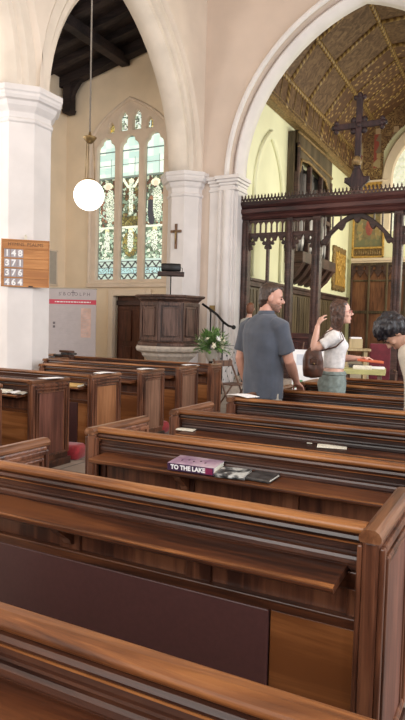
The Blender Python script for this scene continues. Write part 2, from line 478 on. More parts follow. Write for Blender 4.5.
def glass_light(idx):
    def fn(u, v, x, z):
        k, d = cell(x, z, .075, idx)
        kf, df = cell(x * 1.5, z, .055, idx + 40)
        lead = d < .009
        fig = lambda c: (.16, .19, .14) if df < .007 else rgbmix(c, (.34, .42, .33), .75 * max(0, kf - .35))
        if u < .05 or u > .95: return (.10, .13, .12)
        if v < .135:                                    # ornamental base: zigzag bands and a pale strip
            if v < .05 or v > .085:
                b = (v / .05) if v < .05 else (v - .085) / .05
                zz = abs(((u * 2.5) % 1) - .5) * 2
                if b < .12 or b > .88 or abs(b - .15 - .7 * zz) < .16: return (.03, .03, .03)
                return (.42, .52, .46)
            return (.36, .55, .55) if not lead else (.12, .16, .15)
        if .135 <= v < .15: return (.45, .58, .52)
        if .15 <= v < .355:                             # lower scene
            if ell(u, v, .5, .27, .17, .075): return fig((.74, .80, .68))
            if ell(u, v, .5, .335, .13, .025): return (.72, .68, .38)
            if lead: return (.06, .08, .06)
            if idx == 1 and ell(u, v, .5, .25, .42, .09): return pick([(.30, .24, .07), (.18, .14, .04), (.24, .28, .12)], k)
            return pick([(.36, .50, .38), (.56, .66, .52), (.16, .24, .15), (.68, .74, .60), (.26, .36, .26), (.10, .14, .09)], k)
        if .355 <= v < .372: return (.70, .74, .62)
        if v < .70:                                     # main figures
            w = (v - .372) / .328
            if idx == 1:
                if ell(u, w, .5, .93, .14, .05): return (.74, .72, .55)
                if abs(u - .5) < .11 and .25 < w < .9: return fig((.72, .80, .66))
                if abs(abs(u - .5) - (.12 + (w - .78) * 1.6)) < .075 and .78 < w < 1.0: return (.76, .80, .66)
                if w < .2: return pick([(.20, .17, .05), (.12, .10, .03), (.28, .26, .10)], k) if not lead else (.04, .04, .03)
                if lead: return (.03, .03, .02)
                return pick([(.10, .06, .03), (.14, .09, .04), (.10, .14, .09), (.22, .19, .08), (.20, .27, .19), (.40, .48, .36)], k)
            c0 = .52 if idx == 0 else .5
            if ell(u, w, c0, .86, .24, .075) and not ell(u, w, c0, .84, .13, .055): return (.78, .78, .58)
            if ell(u, w, c0, .84, .13, .055): return (.66, .56, .42)
            if ell(u, w, c0 + (.1 if idx == 0 else .12), .42, .24, .36):
                return fig((.70, .77, .62))
            if ell(u, w, c0 - .18, .36, .22, .38):
                if idx == 2 and w < .5: return (.04, .04, .05)
                return pick([(.20, .08, .05), (.12, .14, .10), (.42, .50, .40), (.28, .14, .08)], k) if not lead else (.05, .05, .04)
            if lead: return (.04, .05, .04)
            if w > .66: return pick([(.10, .05, .03), (.13, .06, .04), (.10, .14, .09), (.26, .26, .14), (.40, .46, .34)], k)
            return pick([(.28, .40, .30), (.14, .20, .13), (.46, .58, .46), (.20, .12, .06), (.58, .66, .52)], k)
        # upper quarries: pale aqua with saddle bars
        if abs(((v - .70) * 11) % 1 - .02) < .05: return (.12, .17, .16)
        if .70 <= v < .715: return (.20, .24, .20)
        bx = math.floor(z / .16)
        kk = random.Random(int(bx * 31 + idx * 7 + math.floor(u * 3))).random()
        if abs((u * 3) % 1) < .06 and v < .84: return (.24, .33, .31)
        return pick([(.46, .64, .58), (.58, .74, .66), (.66, .80, .72), (.74, .84, .74), (.52, .70, .62)], kk)
    return fn
M['glass'] = painted('stained_glass', .3, .70)
for i, (x0, x1) in enumerate(LX):
    grid_panel('pane', x0 - .01, x1 + .01, 2.48, 6.06, YE + .18, 26, 210, glass_light(i), M['glass'], w1)
def tiny_glass(u, v, x, z):
    k, d = cell(x, z, .07, 5)
    if d < .008: return (.06, .07, .06)
    if abs(x - WC) > .4 and .15 < v < .75 and .25 < u < .75: return pick([(.50, .34, .06), (.62, .50, .14), (.40, .30, .08)], k)
    return pick([(.70, .78, .68), (.58, .70, .62), (.76, .80, .70), (.30, .36, .26)], k)
for cx, hw, z0, z1 in ((WC - .59, .11, 6.08, 6.43), (WC - .20, .13, 6.10, 6.66), (WC + .20, .13, 6.10, 6.66), (WC + .59, .11, 6.08, 6.43)):
    grid_panel('pane', cx - hw, cx + hw, z0, z1, YE + .18, 8, 20, tiny_glass, M['glass'], w1)
# doorway and door
d1 = bpy.data.objects.new('door_1', None); COL.objects.link(d1); d1['kind'] = 'structure'; d1.location = (-8.54, YE + .2, 0); d1['scene_frame'] = 1
q = MB(); q.box(-9.02, -8.06, YE + .20, YE + .26, 0, 2.12)
for x0 in (-8.94, -8.50):
    for z0, z1 in ((.2, .85), (.98, 1.75)):
        q.box(x0, x0 + .36, YE + .17, YE + .21, z0, z1)
M['doorwood'] = wood('red_oak_door', (.05, .014, .007), (.09, .027, .014), (.135, .048, .026), 'z', .45, .15)
link('leaf', q, M['doorwood'], d1, bevel=.008)
q = MB(); q.box(-9.02, -8.06, YE + .14, YE + .2, 1.86, 1.98); link('top_rail', q, M['screen'], d1, bevel=.01)
q = MB(); q.ball((-8.16, YE + .14, 1.02), .035, 12); q.tube([(-8.16, YE + .2, 1.02), (-8.16, YE + .14, 1.02)], .014); link('handle', q, M['brass'], d1)
q = MB()
q.box(-9.16, -9.02, YE - .02, YE + .12, 0, 2.24); q.box(-8.06, -7.92, YE - .02, YE + .12, 0, 2.24); q.box(-9.02, -8.06, YE - .02, YE + .12, 2.09, 2.24)
struct('trim_7', q, M['plaster'], bevel=.01)
# north wall of the aisle (windows of its own further west, behind the column)
nw = [(-6.4, 0), (YE + .3, 0), (YE + .3, 8.0), (-6.4, 8.0)]
nwin = [depressed(yc, 1.0, 2.2, 4.6, 5.6) for yc in (4.6, -.6)]
struct('wall_north_aisle', plate([nw] + nwin, .5, 0, 'yz', XW - .25), M['plaster_aisle'])
# aisle roof: boards, rafters, purlin, wall-post truss
def zr(x): return 8.20 + (x - XN) * (.213)     # lean-to slope, lower towards the north wall
q = MB()
q.prism([(XW - .6, zr(XW - .6) + .10), (XN + .3, zr(XN + .3) + .10), (XN + .3, zr(XN + .3) + .2), (XW - .6, zr(XW - .6) + .2)], -6.4, YE + .5, 'y')
struct('ceiling_aisle', q, M['roof'])
for k in range(14):
    y = YE - .16 - k * .62
    q = MB(); q.prism([(XW, zr(XW) - .06), (XN, zr(XN) - .06), (XN, zr(XN) + .11), (XW, zr(XW) + .11)], y - .09, y + .09, 'y')
    struct('beam', q, M['roof'], bevel=.01)
for xx in (-8.75,):
    q = MB(); q.box(xx - .12, xx + .12, -6.3, YE - .02, zr(xx) - .26, zr(xx) - .03)
    struct('beam', q, M['roof'], bevel=.015)
def truss(y):
    t = thing('roof_truss', 'dark timber wall post with curved brace under the aisle roof' if y > 11 else 'dark timber roof truss farther west along the aisle', 'roof truss', (XW + .3, y, 6.7))
    q = MB(); q.box(XW + .12, XW + .36, y - .11, y + .11, 6.72, zr(XW + .2)); q.prism([(XW + .10, 6.72), (XW + .38, 6.72), (XW + .34, 6.62), (XW + .14, 6.62)], y - .12, y + .12, 'y')
    link('wall_post', q, M['roof'], t, .012)
    pts_o = []; pts_i = []
    x0, z0, x1, z1 = XW + .30, 6.74, -9.0, zr(-9.0) - .05
    for i in range(11):
        a = i / 10 * PI / 2
        pts_i.append((x0 + .02 + (x1 - x0) * (1 - math.cos(a)), z0 + (z1 - z0) * math.sin(a)))
    loop = pts_i + [(x0 + .05, zr(x0) - .05)]
    link('curved_brace', plate([loop], .14, .015, 'xz', y), M['roof'], t)
    q = MB(); q.prism([(XW + .02, zr(XW) - .16), (XN - .2, zr(XN - .2) - .16), (XN - .2, zr(XN - .2) + .08), (XW + .02, zr(XW) + .08)], y - .12, y + .12, 'y'); link('principal_rafter', q, M['roof'], t, .012)
truss(YE - .16)
truss(YE - 4.6)

# nave ceiling, south aisle and west walls (behind and beside the camera), with tall clear windows
q = MB(); q.box(XN - .2, 5.4, -6.6, YE + .6, 11.0, 11.2); struct('ceiling', q, M['plaster'])
sw = [(-6.4, 0), (YE + .3, 0), (YE + .3, 11.0), (-6.4, 11.0)]
S_WIN = [-3.2, .8, 4.8, 8.8]
struct('wall_south', plate([sw] + [depressed(yc, 1.05, 1.9, 5.4, 6.6) for yc in S_WIN], .5, 0, 'yz', 5.25), M['plaster'])
ww = [(XW - .5, 0), (5.4, 0), (5.4, 11.0), (XW - .5, 11.0)]
struct('wall_west', plate([ww, depressed(CX, 2.0, 2.6, 6.6, 8.4)], .5, 0, 'xz', -6.55), M['plaster'])

# ------------------------------------------------------------------ chancel
YC0, YC1 = YE + .55, 22.3
XL, XR = CX - 2.60, CX + 2.60
q = MB(); q.box(XL - .25, XL, YC0, YC1 + .2, 0, 10.5); struct('wall_north_chancel', q, M['plaster_chancel'])
cw = [(YC0, 0), (YC1 + .2, 0), (YC1 + .2, 10.5), (YC0, 10.5)]
struct('wall_south_chancel', plate([cw] + [depressed(yc, .9, 2.6, 5.0, 6.0) for yc in (15.2, 18.2, 21.0)], .25, 0, 'yz', XR + .125), M['plaster_chancel'])
q = MB(); q.box(XL - .2, XR + .2, YC1, YC1 + .25, 0, 10.5); struct('wall_east_chancel', q, M['plaster_chancel'])
# blind arch moulding on the chancel north wall
struct('trim_8', plate([parch(14.35, 2.6, 1.0, 4.6, 1.9, 12) + parch(14.35, 2.6, .86, 4.6, 1.9, 12)[::-1]], .10, .03, 'yz', XL + .03), M['plaster_chancel'])
# canted painted ceiling
def rgbmix_(a, b, t): return tuple(p * (1 - t) + r * t for p, r in zip(a, b))
POLY = [(2.58, 6.85), (2.47, 7.75), (1.77, 8.66), (.59, 9.52), (-.59, 9.52), (-1.77, 8.66), (-2.47, 7.75), (-2.58, 6.85)]
POLY = [(CX - a, z) for a, z in POLY]
m, nt, b = base_mat('painted_ceiling')
v = coords(nt, (5, 5, 5), False)
n1 = N(nt, 'ShaderNodeTexNoise', Scale=1.0, Detail=6.0, Distortion=1.5); nt.links.new(v, n1.inputs['Vector'])
nt.links.new(ramp(nt, n1.outputs['Fac'], [(.35, (.075, .036, .016)), (.52, (.13, .073, .037)), (.68, (.20, .12, .062))]), b.inputs['Base Color']); b.inputs['Roughness'].default_value = .7
M['cpaint'] = m
m, nt, b = base_mat('figured_ceiling')
v = coords(nt, (1, 1, 1), False)
vo = N(nt, 'ShaderNodeTexVoronoi', Scale=6.5); nt.links.new(v, vo.inputs['Vector'])
n1 = N(nt, 'ShaderNodeTexNoise', Scale=16.0, Detail=4.0); nt.links.new(v, n1.inputs['Vector'])
ad = N(nt, 'ShaderNodeMath', operation='MULTIPLY_ADD'); ad.inputs[1].default_value = .5; nt.links.new(n1.outputs['Fac'], ad.inputs[0]); nt.links.new(vo.outputs['Distance'], ad.inputs[2])
nt.links.new(ramp(nt, ad.outputs[0], [(.42, (.42, .28, .11)), (.56, (.15, .075, .03)), (.80, (.09, .04, .018))]), b.inputs['Base Color']); b.inputs['Roughness'].default_value = .65
M['cfig'] = m
m, nt, b = base_mat('patterned_rib')
v = coords(nt, (1, 1, 1), False)
wv = N(nt, 'ShaderNodeTexWave', Scale=3.4, Distortion=1.6, Detail=2.0); wv.bands_direction = 'DIAGONAL'; nt.links.new(v, wv.inputs['Vector'])
nt.links.new(ramp(nt, wv.outputs['Fac'], [(.25, (.13, .07, .027)), (.5, (.25, .15, .052)), (.8, (.36, .24, .085))]), b.inputs['Base Color']); b.inputs['Roughness'].default_value = .5
M['ribgold'] = m
ceil = bpy.data.objects.new('ceiling_chancel', None); COL.objects.link(ceil); ceil['kind'] = 'structure'; ceil.location = (CX, 18, 8); ceil['scene_frame'] = 1
def shell(y0, y1):
    s = MB(); n = len(POLY)
    inner = POLY; outer = [(CX + (x - CX) * 1.06, z + .12) for x, z in POLY]
    s.prism(inner + outer[::-1], y0, y1, 'y'); return s
link('panel_boards', shell(YC0, 18.25), M['cpaint'], ceil)
link('figured_boards', shell(18.25, YC1), M['cfig'], ceil)
for (x, z) in POLY[1:-1]:
    q = MB(); q.tube([(x, YC0, z), (x, YC1, z)], .065, 8)
    link('rib', q, M['ribgold'], ceil)
for y in (13.75, 15.25, 16.75, 18.25, 19.2, 20.2, 21.3):
    q = MB()
    for (xa, za), (xb, zb) in zip(POLY[:-1], POLY[1:]):
        q.tube([(xa, y, za - .01), (xb, y, zb - .01)], .06 if y < 18.6 else .035, 8)
    link('rib', q, M['ribgold'], ceil)
# raised bosses where the ribs cross
q = MB()
for (x, z) in POLY[1:-1]:
    for y in (15.25, 16.75, 18.25): q.ball((x, y, z - .02), .085, 10)
link('boss', q, M['dullgold'], ceil)
for sg in (-1, 1):
    q = MB(); x = CX + sg * 2.58
    for k, (dz, w, h) in enumerate(((-.02, .20, .09), (.10, .14, .06), (.20, .09, .05))):
        q.box(min(x, x - sg * w), max(x, x - sg * w), YC0, YC1, 6.80 + dz, 6.80 + dz + h)
    for i in range(60):
        y = YC0 + .1 + i * .162
        q.box(min(x, x - sg * .16), max(x, x - sg * .16), y, y + .07, 6.86, 6.91)
    link('cornice', q, M['dullgold'], ceil)
    q = MB()
    for i in range(18):
        y = YC0 + .2 + i * .52
        q.tube([(x - sg * .035, y, 7.05), (x - sg * .115, y, 7.74)], .016, 6)
    q.tube([(x - sg * .05, YC0, 7.16), (x - sg * .05, YC1, 7.16)], .018, 6)
    link('frieze_strip', q, M['dullgold'], ceil)
# painted tympanum above the east window
def tymp(u, v, x, z):
    k, d = cell(x, z, .22, 3); k2, d2 = cell(x, z, .09, 8)
    fx = ((x - CX) + 2.63) % .62 - .31
    base = rgbmix((.16, .085, .04), (.30, .19, .08), k2)
    if abs(fx) < .13 and 7.15 < z < 8.3:                # robed figures
        return pick([(.30, .07, .05), (.40, .28, .14), (.22, .16, .10), (.42, .33, .18)], k)
    if abs(fx) < .09 and 8.3 <= z < 8.5: return (.45, .32, .20)
    if d2 < .012: return (.10, .05, .025)
    if z < 7.1: return pick([(.38, .26, .10), (.22, .13, .05)], k2)
    return base
def in_poly(x, z):
    t = abs(x - CX)
    pts = [(2.58, 6.7), (2.47, 7.75), (1.77, 8.66), (.59, 9.52), (0, 9.52)]
    for (a, za), (c, zc) in zip(pts[:-1], pts[1:]):
        if za <= z <= zc and zc > za:
            if t > a + (c - a) * (z - za) / (zc - za): return False
    return not (t < 1.48 and z < 6.7 + math.sqrt(max(0, 2.05 ** 2 - t * t * 1.45)))
ty = grid_panel('trim_9', CX - 2.58, CX + 2.58, 6.70, 9.52, YC1 - .03, 150, 84, tymp, painted('tympanum_painting', .7), None, in_poly, .02)
ty['kind'] = 'structure'
# east window: cream splay and clear glass
w2 = bpy.data.objects.new('window_2', None); COL.objects.link(w2); w2['kind'] = 'structure'; w2.location = (CX, YC1, 5.6); w2['scene_frame'] = 1
link('window_surround', plate([parch(CX, 4.9, 1.50, 6.7, 1.42, 14) + parch(CX, 4.9, 1.12, 6.7, 1.42, 14)[::-1]], .16, .05, 'xz', YC1 - .06), M['plaster'], w2)
M['dayglass'] = plain('leaded_daylight_glass', (.7, .74, .66), .3, var=.25, scale=8, emit=(.80, .80, .62), estr=.35)
q = MB(); q.prism(parch(CX, 4.9, 1.14, 6.7, 1.42, 14), YC1 - .03, YC1 - .01, 'y'); link('pane', q, M['dayglass'], w2)
q = MB()
for dx in (-.38, .38): q.box(CX + dx - .05, CX + dx + .05, YC1 - .10, YC1 - .03, 4.9, 8.0)
link('mullion', q, M['plaster'], w2, .02)
# steps up to the chancel
q = MB(); q.box(XL + .1, XR - .1, YE - .85, 16, -.02, .16); q.box(XL + .02, XR - .02, YE + .05, YC1, 0, .30); struct('trim_10', q, M['base_stone'], bevel=.01)

# wainscot along the chancel north wall
t = thing('wall_panelling', 'olive brown vertical board panelling along the chancel side wall', 'panelling', (XL + .04, 17.5, .3))
for k in range(15):
    y0 = YC0 + .05 + k * .60
    q = MB(); q.box(XL + .002, XL + .045, y0, y0 + .60, .3, 2.36)
    for j in range(3): q.box(XL + .045, XL + .065, y0 + .03 + j * .19, y0 + .18 + j * .19, .6, 2.3)
    link('board_panel', q, M['wains'], t, .006)
q = MB(); q.box(XL + .002, XL + .11, YC0 + .05, YC0 + 9.05, 2.36, 2.48); q.box(XL + .002, XL + .15, YC0 + .05, YC0 + 9.05, 2.48, 2.55); link('top_rail', q, M['screen'], t, .008)
# panelling of the east wall with traceried heads
t = thing('reredos', 'tall red brown oak panelling with pointed tracery heads against the east wall', 'panelling', (CX, YC1 - .05, .3))
q = MB(); q.box(XL + .17, XR - .02, YC1 - .07, YC1 - .04, .3, 3.78); link('backboard', q, M['reredos'], t)
npan = 8; pw = 5.0 / npan
for k in range(npan + 1):
    x = XL + .18 + k * pw
    q = MB(); q.box(x - .035, x + .035, YC1 - .13, YC1 - .07, .3, 3.78); link('stile', q, M['screen'] if k == 0 else M['wains'], t, .01)
q = MB()
for z0, z1 in ((.3, .5), (2.0, 2.10), (3.14, 3.2), (3.7, 3.80)): q.box(XL + .17, XR - .02, YC1 - .12, YC1 - .068, z0, z1)
link('rail', q, M['wains'], t, .01)
for k in range(npan):
    x = XL + .18 + (k + .5) * pw
    hw = pw / 2 - .03
    o1 = [(x - hw, 3.30), (x - hw, 3.72), (x + hw, 3.72), (x + hw, 3.30)] + [(x + hw * .93, 3.30), (x + hw * .5, 3.52), (x, 3.28), (x - hw * .5, 3.52), (x - hw * .93, 3.30)]
    link('tracery_head', plate([o1, parch(x - hw * .5, 3.56, hw * .2, 3.6), parch(x + hw * .5, 3.56, hw * .2, 3.6)], .05, .008, 'xz', YC1 - .10), M['screen'], t)
q = MB(); q.box(XL + .16, XR - .01, YC1 - .18, YC1 - .035, 3.80, 3.86); q.box(XL + .16, XR - .01, YC1 - .24, YC1 - .035, 3.86, 3.96); link('cornice', q, M['plaster'], t, .015)
# painting with gilt frame on the east wall
def pic(u, v, x, z):
    k, d = cell(x, z, .11, 12)
    if ell(u, v, .52, .55, .12, .22): return (.34, .09, .06) if k > .3 else (.26, .06, .05)
    if ell(u, v, .52, .82, .06, .06): return (.40, .26, .16)
    if ell(u, v, .22, .50, .10, .3) or ell(u, v, .82, .48, .10, .28): return pick([(.30, .22, .09), (.22, .20, .10), (.36, .26, .12)], k)
    if v < .22: return pick([(.15, .15, .08), (.20, .17, .08)], k)
    return pick([(.20, .15, .07), (.15, .12, .06), (.24, .18, .08), (.17, .15, .09)], k)
t = thing('altar_painting', 'dim figure painting in a gilt frame above the east wall panelling', 'painting', (-7.94 + CX - CX, YC1 - .05, 3.97))
t.location = (-7.935 + 0, 0, 0); t.location = (CX - 2.0, YC1 - .05, 3.97)
px0, px1 = CX - 2.46, CX - 1.32
grid_panel('canvas', px0 + .05, px1 - .05, 4.36, 5.62, YC1 - .06, 36, 40, pic, painted('oil_painting', .6), t)
q = MB()
q.box(px0, px0 + .07, YC1 - .12, YC1 - .03, 3.98, 5.70); q.box(px1 - .07, px1, YC1 - .12, YC1 - .03, 3.98, 5.70); q.box(px0, px1, YC1 - .12, YC1 - .03, 5.62, 5.70); q.box(px0, px1, YC1 - .12, YC1 - .03, 4.30, 4.37); q.box(px0, px1, YC1 - .12, YC1 - .03, 3.98, 4.05)
link('gilt_frame', q, M['gold'], t, .015)
q = MB(); q.box(px0 + .05, px1 - .05, YC1 - .07, YC1 - .035, 4.04, 4.32)
for i in range(12): q.lathe([(.02, 0), (.035, .06), (.02, .12), (.03, .2)], (px0 + .1 + i * .08, YC1 - .075, 4.08), 8)
link('carved_panel', q, M['dullgold'], t)
# gilded frieze on the east wall
t = thing('gilded_frieze', 'narrow band of pierced gold carving high on the chancel east wall', 'frieze', (CX - 2.0, YC1 - .05, 6.23))
holes = []
for r_ in range(2):
    for i in range(8): holes.append(parch(CX - 2.36 + i * .138, 6.28 + r_ * .17, .035, 6.35 + r_ * .17, 1.4, 4))
link('pierced_band', plate([[(CX - 2.46, 6.22), (CX - 1.28, 6.22), (CX - 1.28, 6.64), (CX - 2.46, 6.64)]] + holes, .07, .01, 'xz', YC1 - .07), M['gold'], t)
q = MB(); q.box(CX - 2.46, CX - 1.28, YC1 - .04, YC1 - .005, 6.22, 6.64); link('backing', q, M['dullgold'], t)
q = MB(); q.box(CX - 2.50, CX - 1.24, YC1 - .16, YC1 - .005, 6.64, 6.70); link('top_moulding', q, M['plaster'], t, .01)
# carved gold relief on the north chancel wall
t = thing('carved_relief', 'gold carved relief panel with scrolled edge hanging beyond the organ', 'relief', (XL + .05, 20.95, 2.6))
edge = []
for i in range(48):
    s = i / 48 * 4; side = int(s); f = s - side
    a = (20.2 + 1.5 * f, 2.74) if side == 0 else ((21.7, 2.74 + 1.46 * f) if side == 1 else ((21.7 - 1.5 * f, 4.2) if side == 2 else (20.2, 4.2 - 1.46 * f)))
    w = .05 * math.sin(i * 2.1)
    cxm, czm = 20.95, 3.53
    edge.append((a[0] + (a[0] - cxm) * w, a[1] + (a[1] - czm) * w))
link('backing', plate([edge], .09, .02, 'yz', XL + .0452), M['dullgold'], t)
q = MB()
for i in range(26):
    rr = random.Random(i); q.ball((XL + .11, 20.4 + rr.random() * 1.15, 2.9 + rr.random() * 1.1), (.03, .07 + rr.random() * .06, .06 + rr.random() * .08), 8)
q.box(XL + .09, XL + .105, 20.35, 21.55, 2.9, 4.0)
link('scroll_pattern', q, M['gold'], t)

# organ on a corbelled gallery
t = thing('pipe_organ', 'dark pipe organ with grey pipes in a carved case on the chancel wall', 'organ', (XL + .3, 17.23, 2.6))
q = MB(); q.box(XL + .002, XL + .52, 15.63, 18.83, 3.15, 3.45)
for k in range(6):
    y = 15.68 + k * .56
    q.prism([(XL + .002, 2.62), (XL + .10, 2.66), (XL + .30, 2.85), (XL + .50, 3.15), (XL + .002, 3.15)], y, y + .28, 'y')
link('corbelled_gallery', q, M['screen'], t, .015)
q = MB()
for y in (15.63, 16.65, 17.73, 18.71): q.box(XL + .20, XL + .32, y, y + .14, 3.45, 5.9 if y > 16 else 6.3)
q.box(XL + .18, XL + .33, 15.63, 18.85, 4.55, 4.68)
link('case_posts', q, M['screen'], t, .015)
q = MB(); q.box(XL + .002, XL + .05, 15.63, 18.83, 3.45, 5.9); link('case_back', q, M['black'], t)
arch_top = [(15.63, 5.55), (15.63, 6.62), (18.85, 6.62), (18.85, 5.35), (18.63, 5.35), (18.48, 5.6), (18.13, 5.85), (17.23, 5.92), (16.53, 5.98), (16.13, 5.92), (15.88, 5.9), (15.78, 5.55)]
link('carved_canopy', plate([arch_top], .12, .02, 'yz', XL + .23), M['wains'], t)
q = MB()
for a, bb in (((15.63, 6.20), (18.85, 6.05)), ((15.63, 6.56), (18.85, 6.56))):
    q.tube([(XL + .295, a[0], a[1]), (XL + .295, bb[0], bb[1])], .035, 8)
q.tube([(XL + .295, y, z) for y, z in arch_top[4:]], .04, 8)
link('canopy_moulding', q, M['dullgold'], t)
M['pipe'] = plain('dull_tin_pipe', (.30, .29, .30), .42, .5, var=.15)
M['pipe_dark'] = plain('dark_pipe', (.10, .09, .095), .45, .4, var=.15)
for i in range(16):
    y = 15.87 + i * .19
    r_ = .10 if i < 4 else .062
    h = 5.75 + .15 * math.sin(i * 1.3) if i < 9 else 5.45 - .04 * (i - 9)
    q = MB(); q.lathe([(.02, 3.46), (r_, 3.75), (r_, 3.95), (r_ * .85, 3.98), (r_ * .85, 4.05), (r_, 4.08), (r_, h)], (XL + .13 + (.03 if i % 2 else 0), y, 0), 14)
    link('organ_pipe', q, M['pipe_dark'] if i in (0, 1, 2, 6) else M['pipe'], t)
for y0 in (15.60, 18.82):
    q = MB(); q.box(XL + .002, XL + .20, y0, y0 + .06, 3.45, 6.6); link('case_side', q, M['wains'], t, .01)

# ------------------------------------------------------------------ rood screen
YS = YE + .40
t = thing('rood_screen', 'dark carved oak screen with traceried bays across the chancel arch', 'screen', (CX, YS, .3))
SX0, SX1 = CX - 2.58, CX + 2.58
posts = [CX - 2.50, CX - 1.45, CX - .84, CX + .84, CX + 1.45, CX + 2.50]
for i, x in enumerate(posts):
    w = .07 if i in (1, 4) else .09
    q = MB(); q.box(x - w, x + w, YS - .10, YS + .10, .3, 3.860)
    q.lathe([(.05, 1.3), (.05, 3.740)], (x, YS - .11, 0), 8)
    q.box(x - w - .03, x + w + .03, YS - .13, YS + .13, .3, .55)
    link('post', q, M['screen'], t, .015)
bm_prof = [(YS - .12, 3.800), (YS - .16, 3.840), (YS - .14, 3.890), (YS - .20, 3.940), (YS - .20, 4.020), (YS - .16, 4.040), (YS - .22, 4.100), (YS - .24, 4.160), (YS + .24, 4.160), (YS + .20, 4.040), (YS + .12, 3.800)]
q = MB(); q.prism(bm_prof, SX0, SX1, 'x'); M['beam'] = wood('beam_oak', (.018, .006, .006), (.050, .015, .014), (.085, .03, .025), 'x', .5, .1); link('rood_beam', q, M['beam'], t)
# pierced cresting
lp = [(SX0, 4.160), (SX0, 4.230)]
n = 66
for i in range(n):
    x0 = SX0 + (SX1 - SX0) * i / n; w = (SX1 - SX0) / n
    lp += [(x0 + w * .1, 4.240), (x0 + w * .35, 4.265), (x0 + w * .3, 4.290), (x0 + w * .5, 4.330), (x0 + w * .7, 4.290), (x0 + w * .65, 4.265), (x0 + w * .9, 4.240)]
lp += [(SX1, 4.230), (SX1, 4.160)]
hs = [[(SX0 + (SX1 - SX0) * (i + a) / n, z) for a, z in ((.25, 4.185), (.75, 4.185), (.5, 4.240))] for i in range(n)]
link('cresting', plate([lp] + hs, .035, 0, 'xz', YS - .2), M['screen'], t)
def bay(xa, xb, nl):
    """traceried head of one bay with little lights above and cusped sub-arches below"""
    x0, x1 = xa, xb; w = (x1 - x0) / nl
    holes = [parch(x0 + (i + .5) * w, 3.510, w * .40, 3.680, 1.5, 5) for i in range(nl)]
    low = []
    ns = max(1, round((x1 - x0) / .45)); sw_ = (x1 - x0) / ns
    pts = [(x0, 3.800), (x0, 3.120)]
    for k in range(ns):
        a = x0 + k * sw_; c = a + sw_ / 2; h = sw_ / 2
        pts += [(a + .03 * h, 3.100), (a + .10 * h, 3.140), (a + .34 * h, 3.150), (a + .36 * h, 3.200), (a + .22 * h, 3.250), (a + .5 * h, 3.240), (a + .62 * h, 3.270), (a + .52 * h, 3.330), (a + .78 * h, 3.330),
                (a + .84 * h, 3.380), (c, 3.450)]
        pts += [(2 * c - x, z) for x, z in pts[-2:-12:-1]]
    pts += [(x1, 3.120), (x1, 3.800)]
    eyes = []
    for k in range(ns + 1):
        c = x0 + k * sw_
        for s in (-1, 1):
            xx = c + s * sw_ * .16
            if x0 + .03 < xx < x1 - .03: eyes.append([(xx + .035 * math.cos(a * PI / 3), 3.360 + .045 * math.sin(a * PI / 3)) for a in range(6)])
    link('tracery', plate([pts] + holes + eyes, .07, .008, 'xz', YS), M['screen'], t)
    q = MB()
    for k in range(1, ns): q.box(x0 + k * sw_ - .03, x0 + k * sw_ + .03, YS - .05, YS + .05, 1.2, 3.500)
    q.box(x0, x1, YS - .045, YS + .045, 3.470, 3.510)
    link('mullion', q, M['screen'], t, .01)
    q = MB(); q.box(x0, x1, YS - .05, YS + .05, .3, 1.20); q.box(x0, x1, YS - .09, YS + .09, 1.18, 1.30)
    k2 = max(2, round((x1 - x0) / .28)); w2_ = (x1 - x0) / k2
    for k in range(k2): q.box(x0 + k * w2_ + .03, x0 + (k + 1) * w2_ - .03, YS - .07, YS - .04, .5, 1.1)
    link('dado', q, M['beam'], t, .012)
bay(posts[0] + .08, posts[1] - .06, 7)
bay(posts[1] + .06, posts[2] - .08, 4)
bay(posts[3] + .08, posts[4] - .06, 4)
bay(posts[4] + .06, posts[5] - .08, 7)
# central arch with cusps
hw = .78
inner = []
nA = 40
for i in range(nA + 1):
    s = -1 + 2 * i / nA
    z = 3.160 + .62 * (1 - abs(s) ** 1.7)
    z2 = z - .06 - (.075 if i % 8 in (3, 4, 5) and i not in (0, nA) else 0) - (.03 if i % 8 == 4 else 0)
    inner.append((CX + hw * s, z2))
outer = [(CX + hw * (-1 + 2 * i / nA), 3.160 + .62 * (1 - abs(-1 + 2 * i / nA) ** 1.7) + .055) for i in range(nA + 1)]
link('door_arch', plate([[(CX - hw, 2.940)] + inner + [(CX + hw, 2.940), (CX + hw, 3.240)] + outer[::-1] + [(CX - hw, 3.240)]], .10, .012, 'xz', YS), M['screen'], t)
for k in range(-4, 5):
    q = MB()
    x = CX + k * .172; zb = 3.160 + .62 * (1 - (abs(k) * .172 / hw) ** 1.7) + .03
    if zb < 3.720:
        q.box(x - .012, x + .012, YS - .03, YS + .03, zb, 3.820)
        link('spandrel_bar', q, M['screen'], t)

# rood cross standing on the beam
XB = CX - .04
t = thing('rood_cross', 'large dark wooden cross with budded ends standing on the screen beam', 'cross', (XB, YS - .02, 4.140))
def bud(c, d, s=1.0):
    cx, cz = c; dx, dz = d
    q = MB()
    for u, w, r_ in ((.02, 0, .07), (.08, 0, .06), (.03, .085, .055), (.03, -.085, .055)):
        q.ball((cx + dx * u * s + dz * w * s, YS - .02, cz + dz * u * s + dx * w * s), (r_ * s * (1.0), .05, r_ * s), 10)
    return q
q = MB(); q.box(XB - .065, XB + .065, YS - .06, YS + .02, 4.140, 6.170); link('shaft', q, M['rood'], t, .015)
q = MB(); q.box(XB - .46, XB + .46, YS - .06, YS + .02, 5.550, 5.670); link('cross_arm', q, M['rood'], t, .015)
for c, d in (((XB, 6.140), (0, 1)), ((XB - .44, 5.610), (-1, 0)), ((XB + .44, 5.610), (1, 0))):
    link('budded_end', bud(c, d, 1.0), M['rood'], t)
q = MB()
for sx in (-1, 1):
    for sz in (-1, 1): q.ball((XB + sx * .11, YS - .02, 5.610 + sz * .11), (.07, .035, .07), 10)
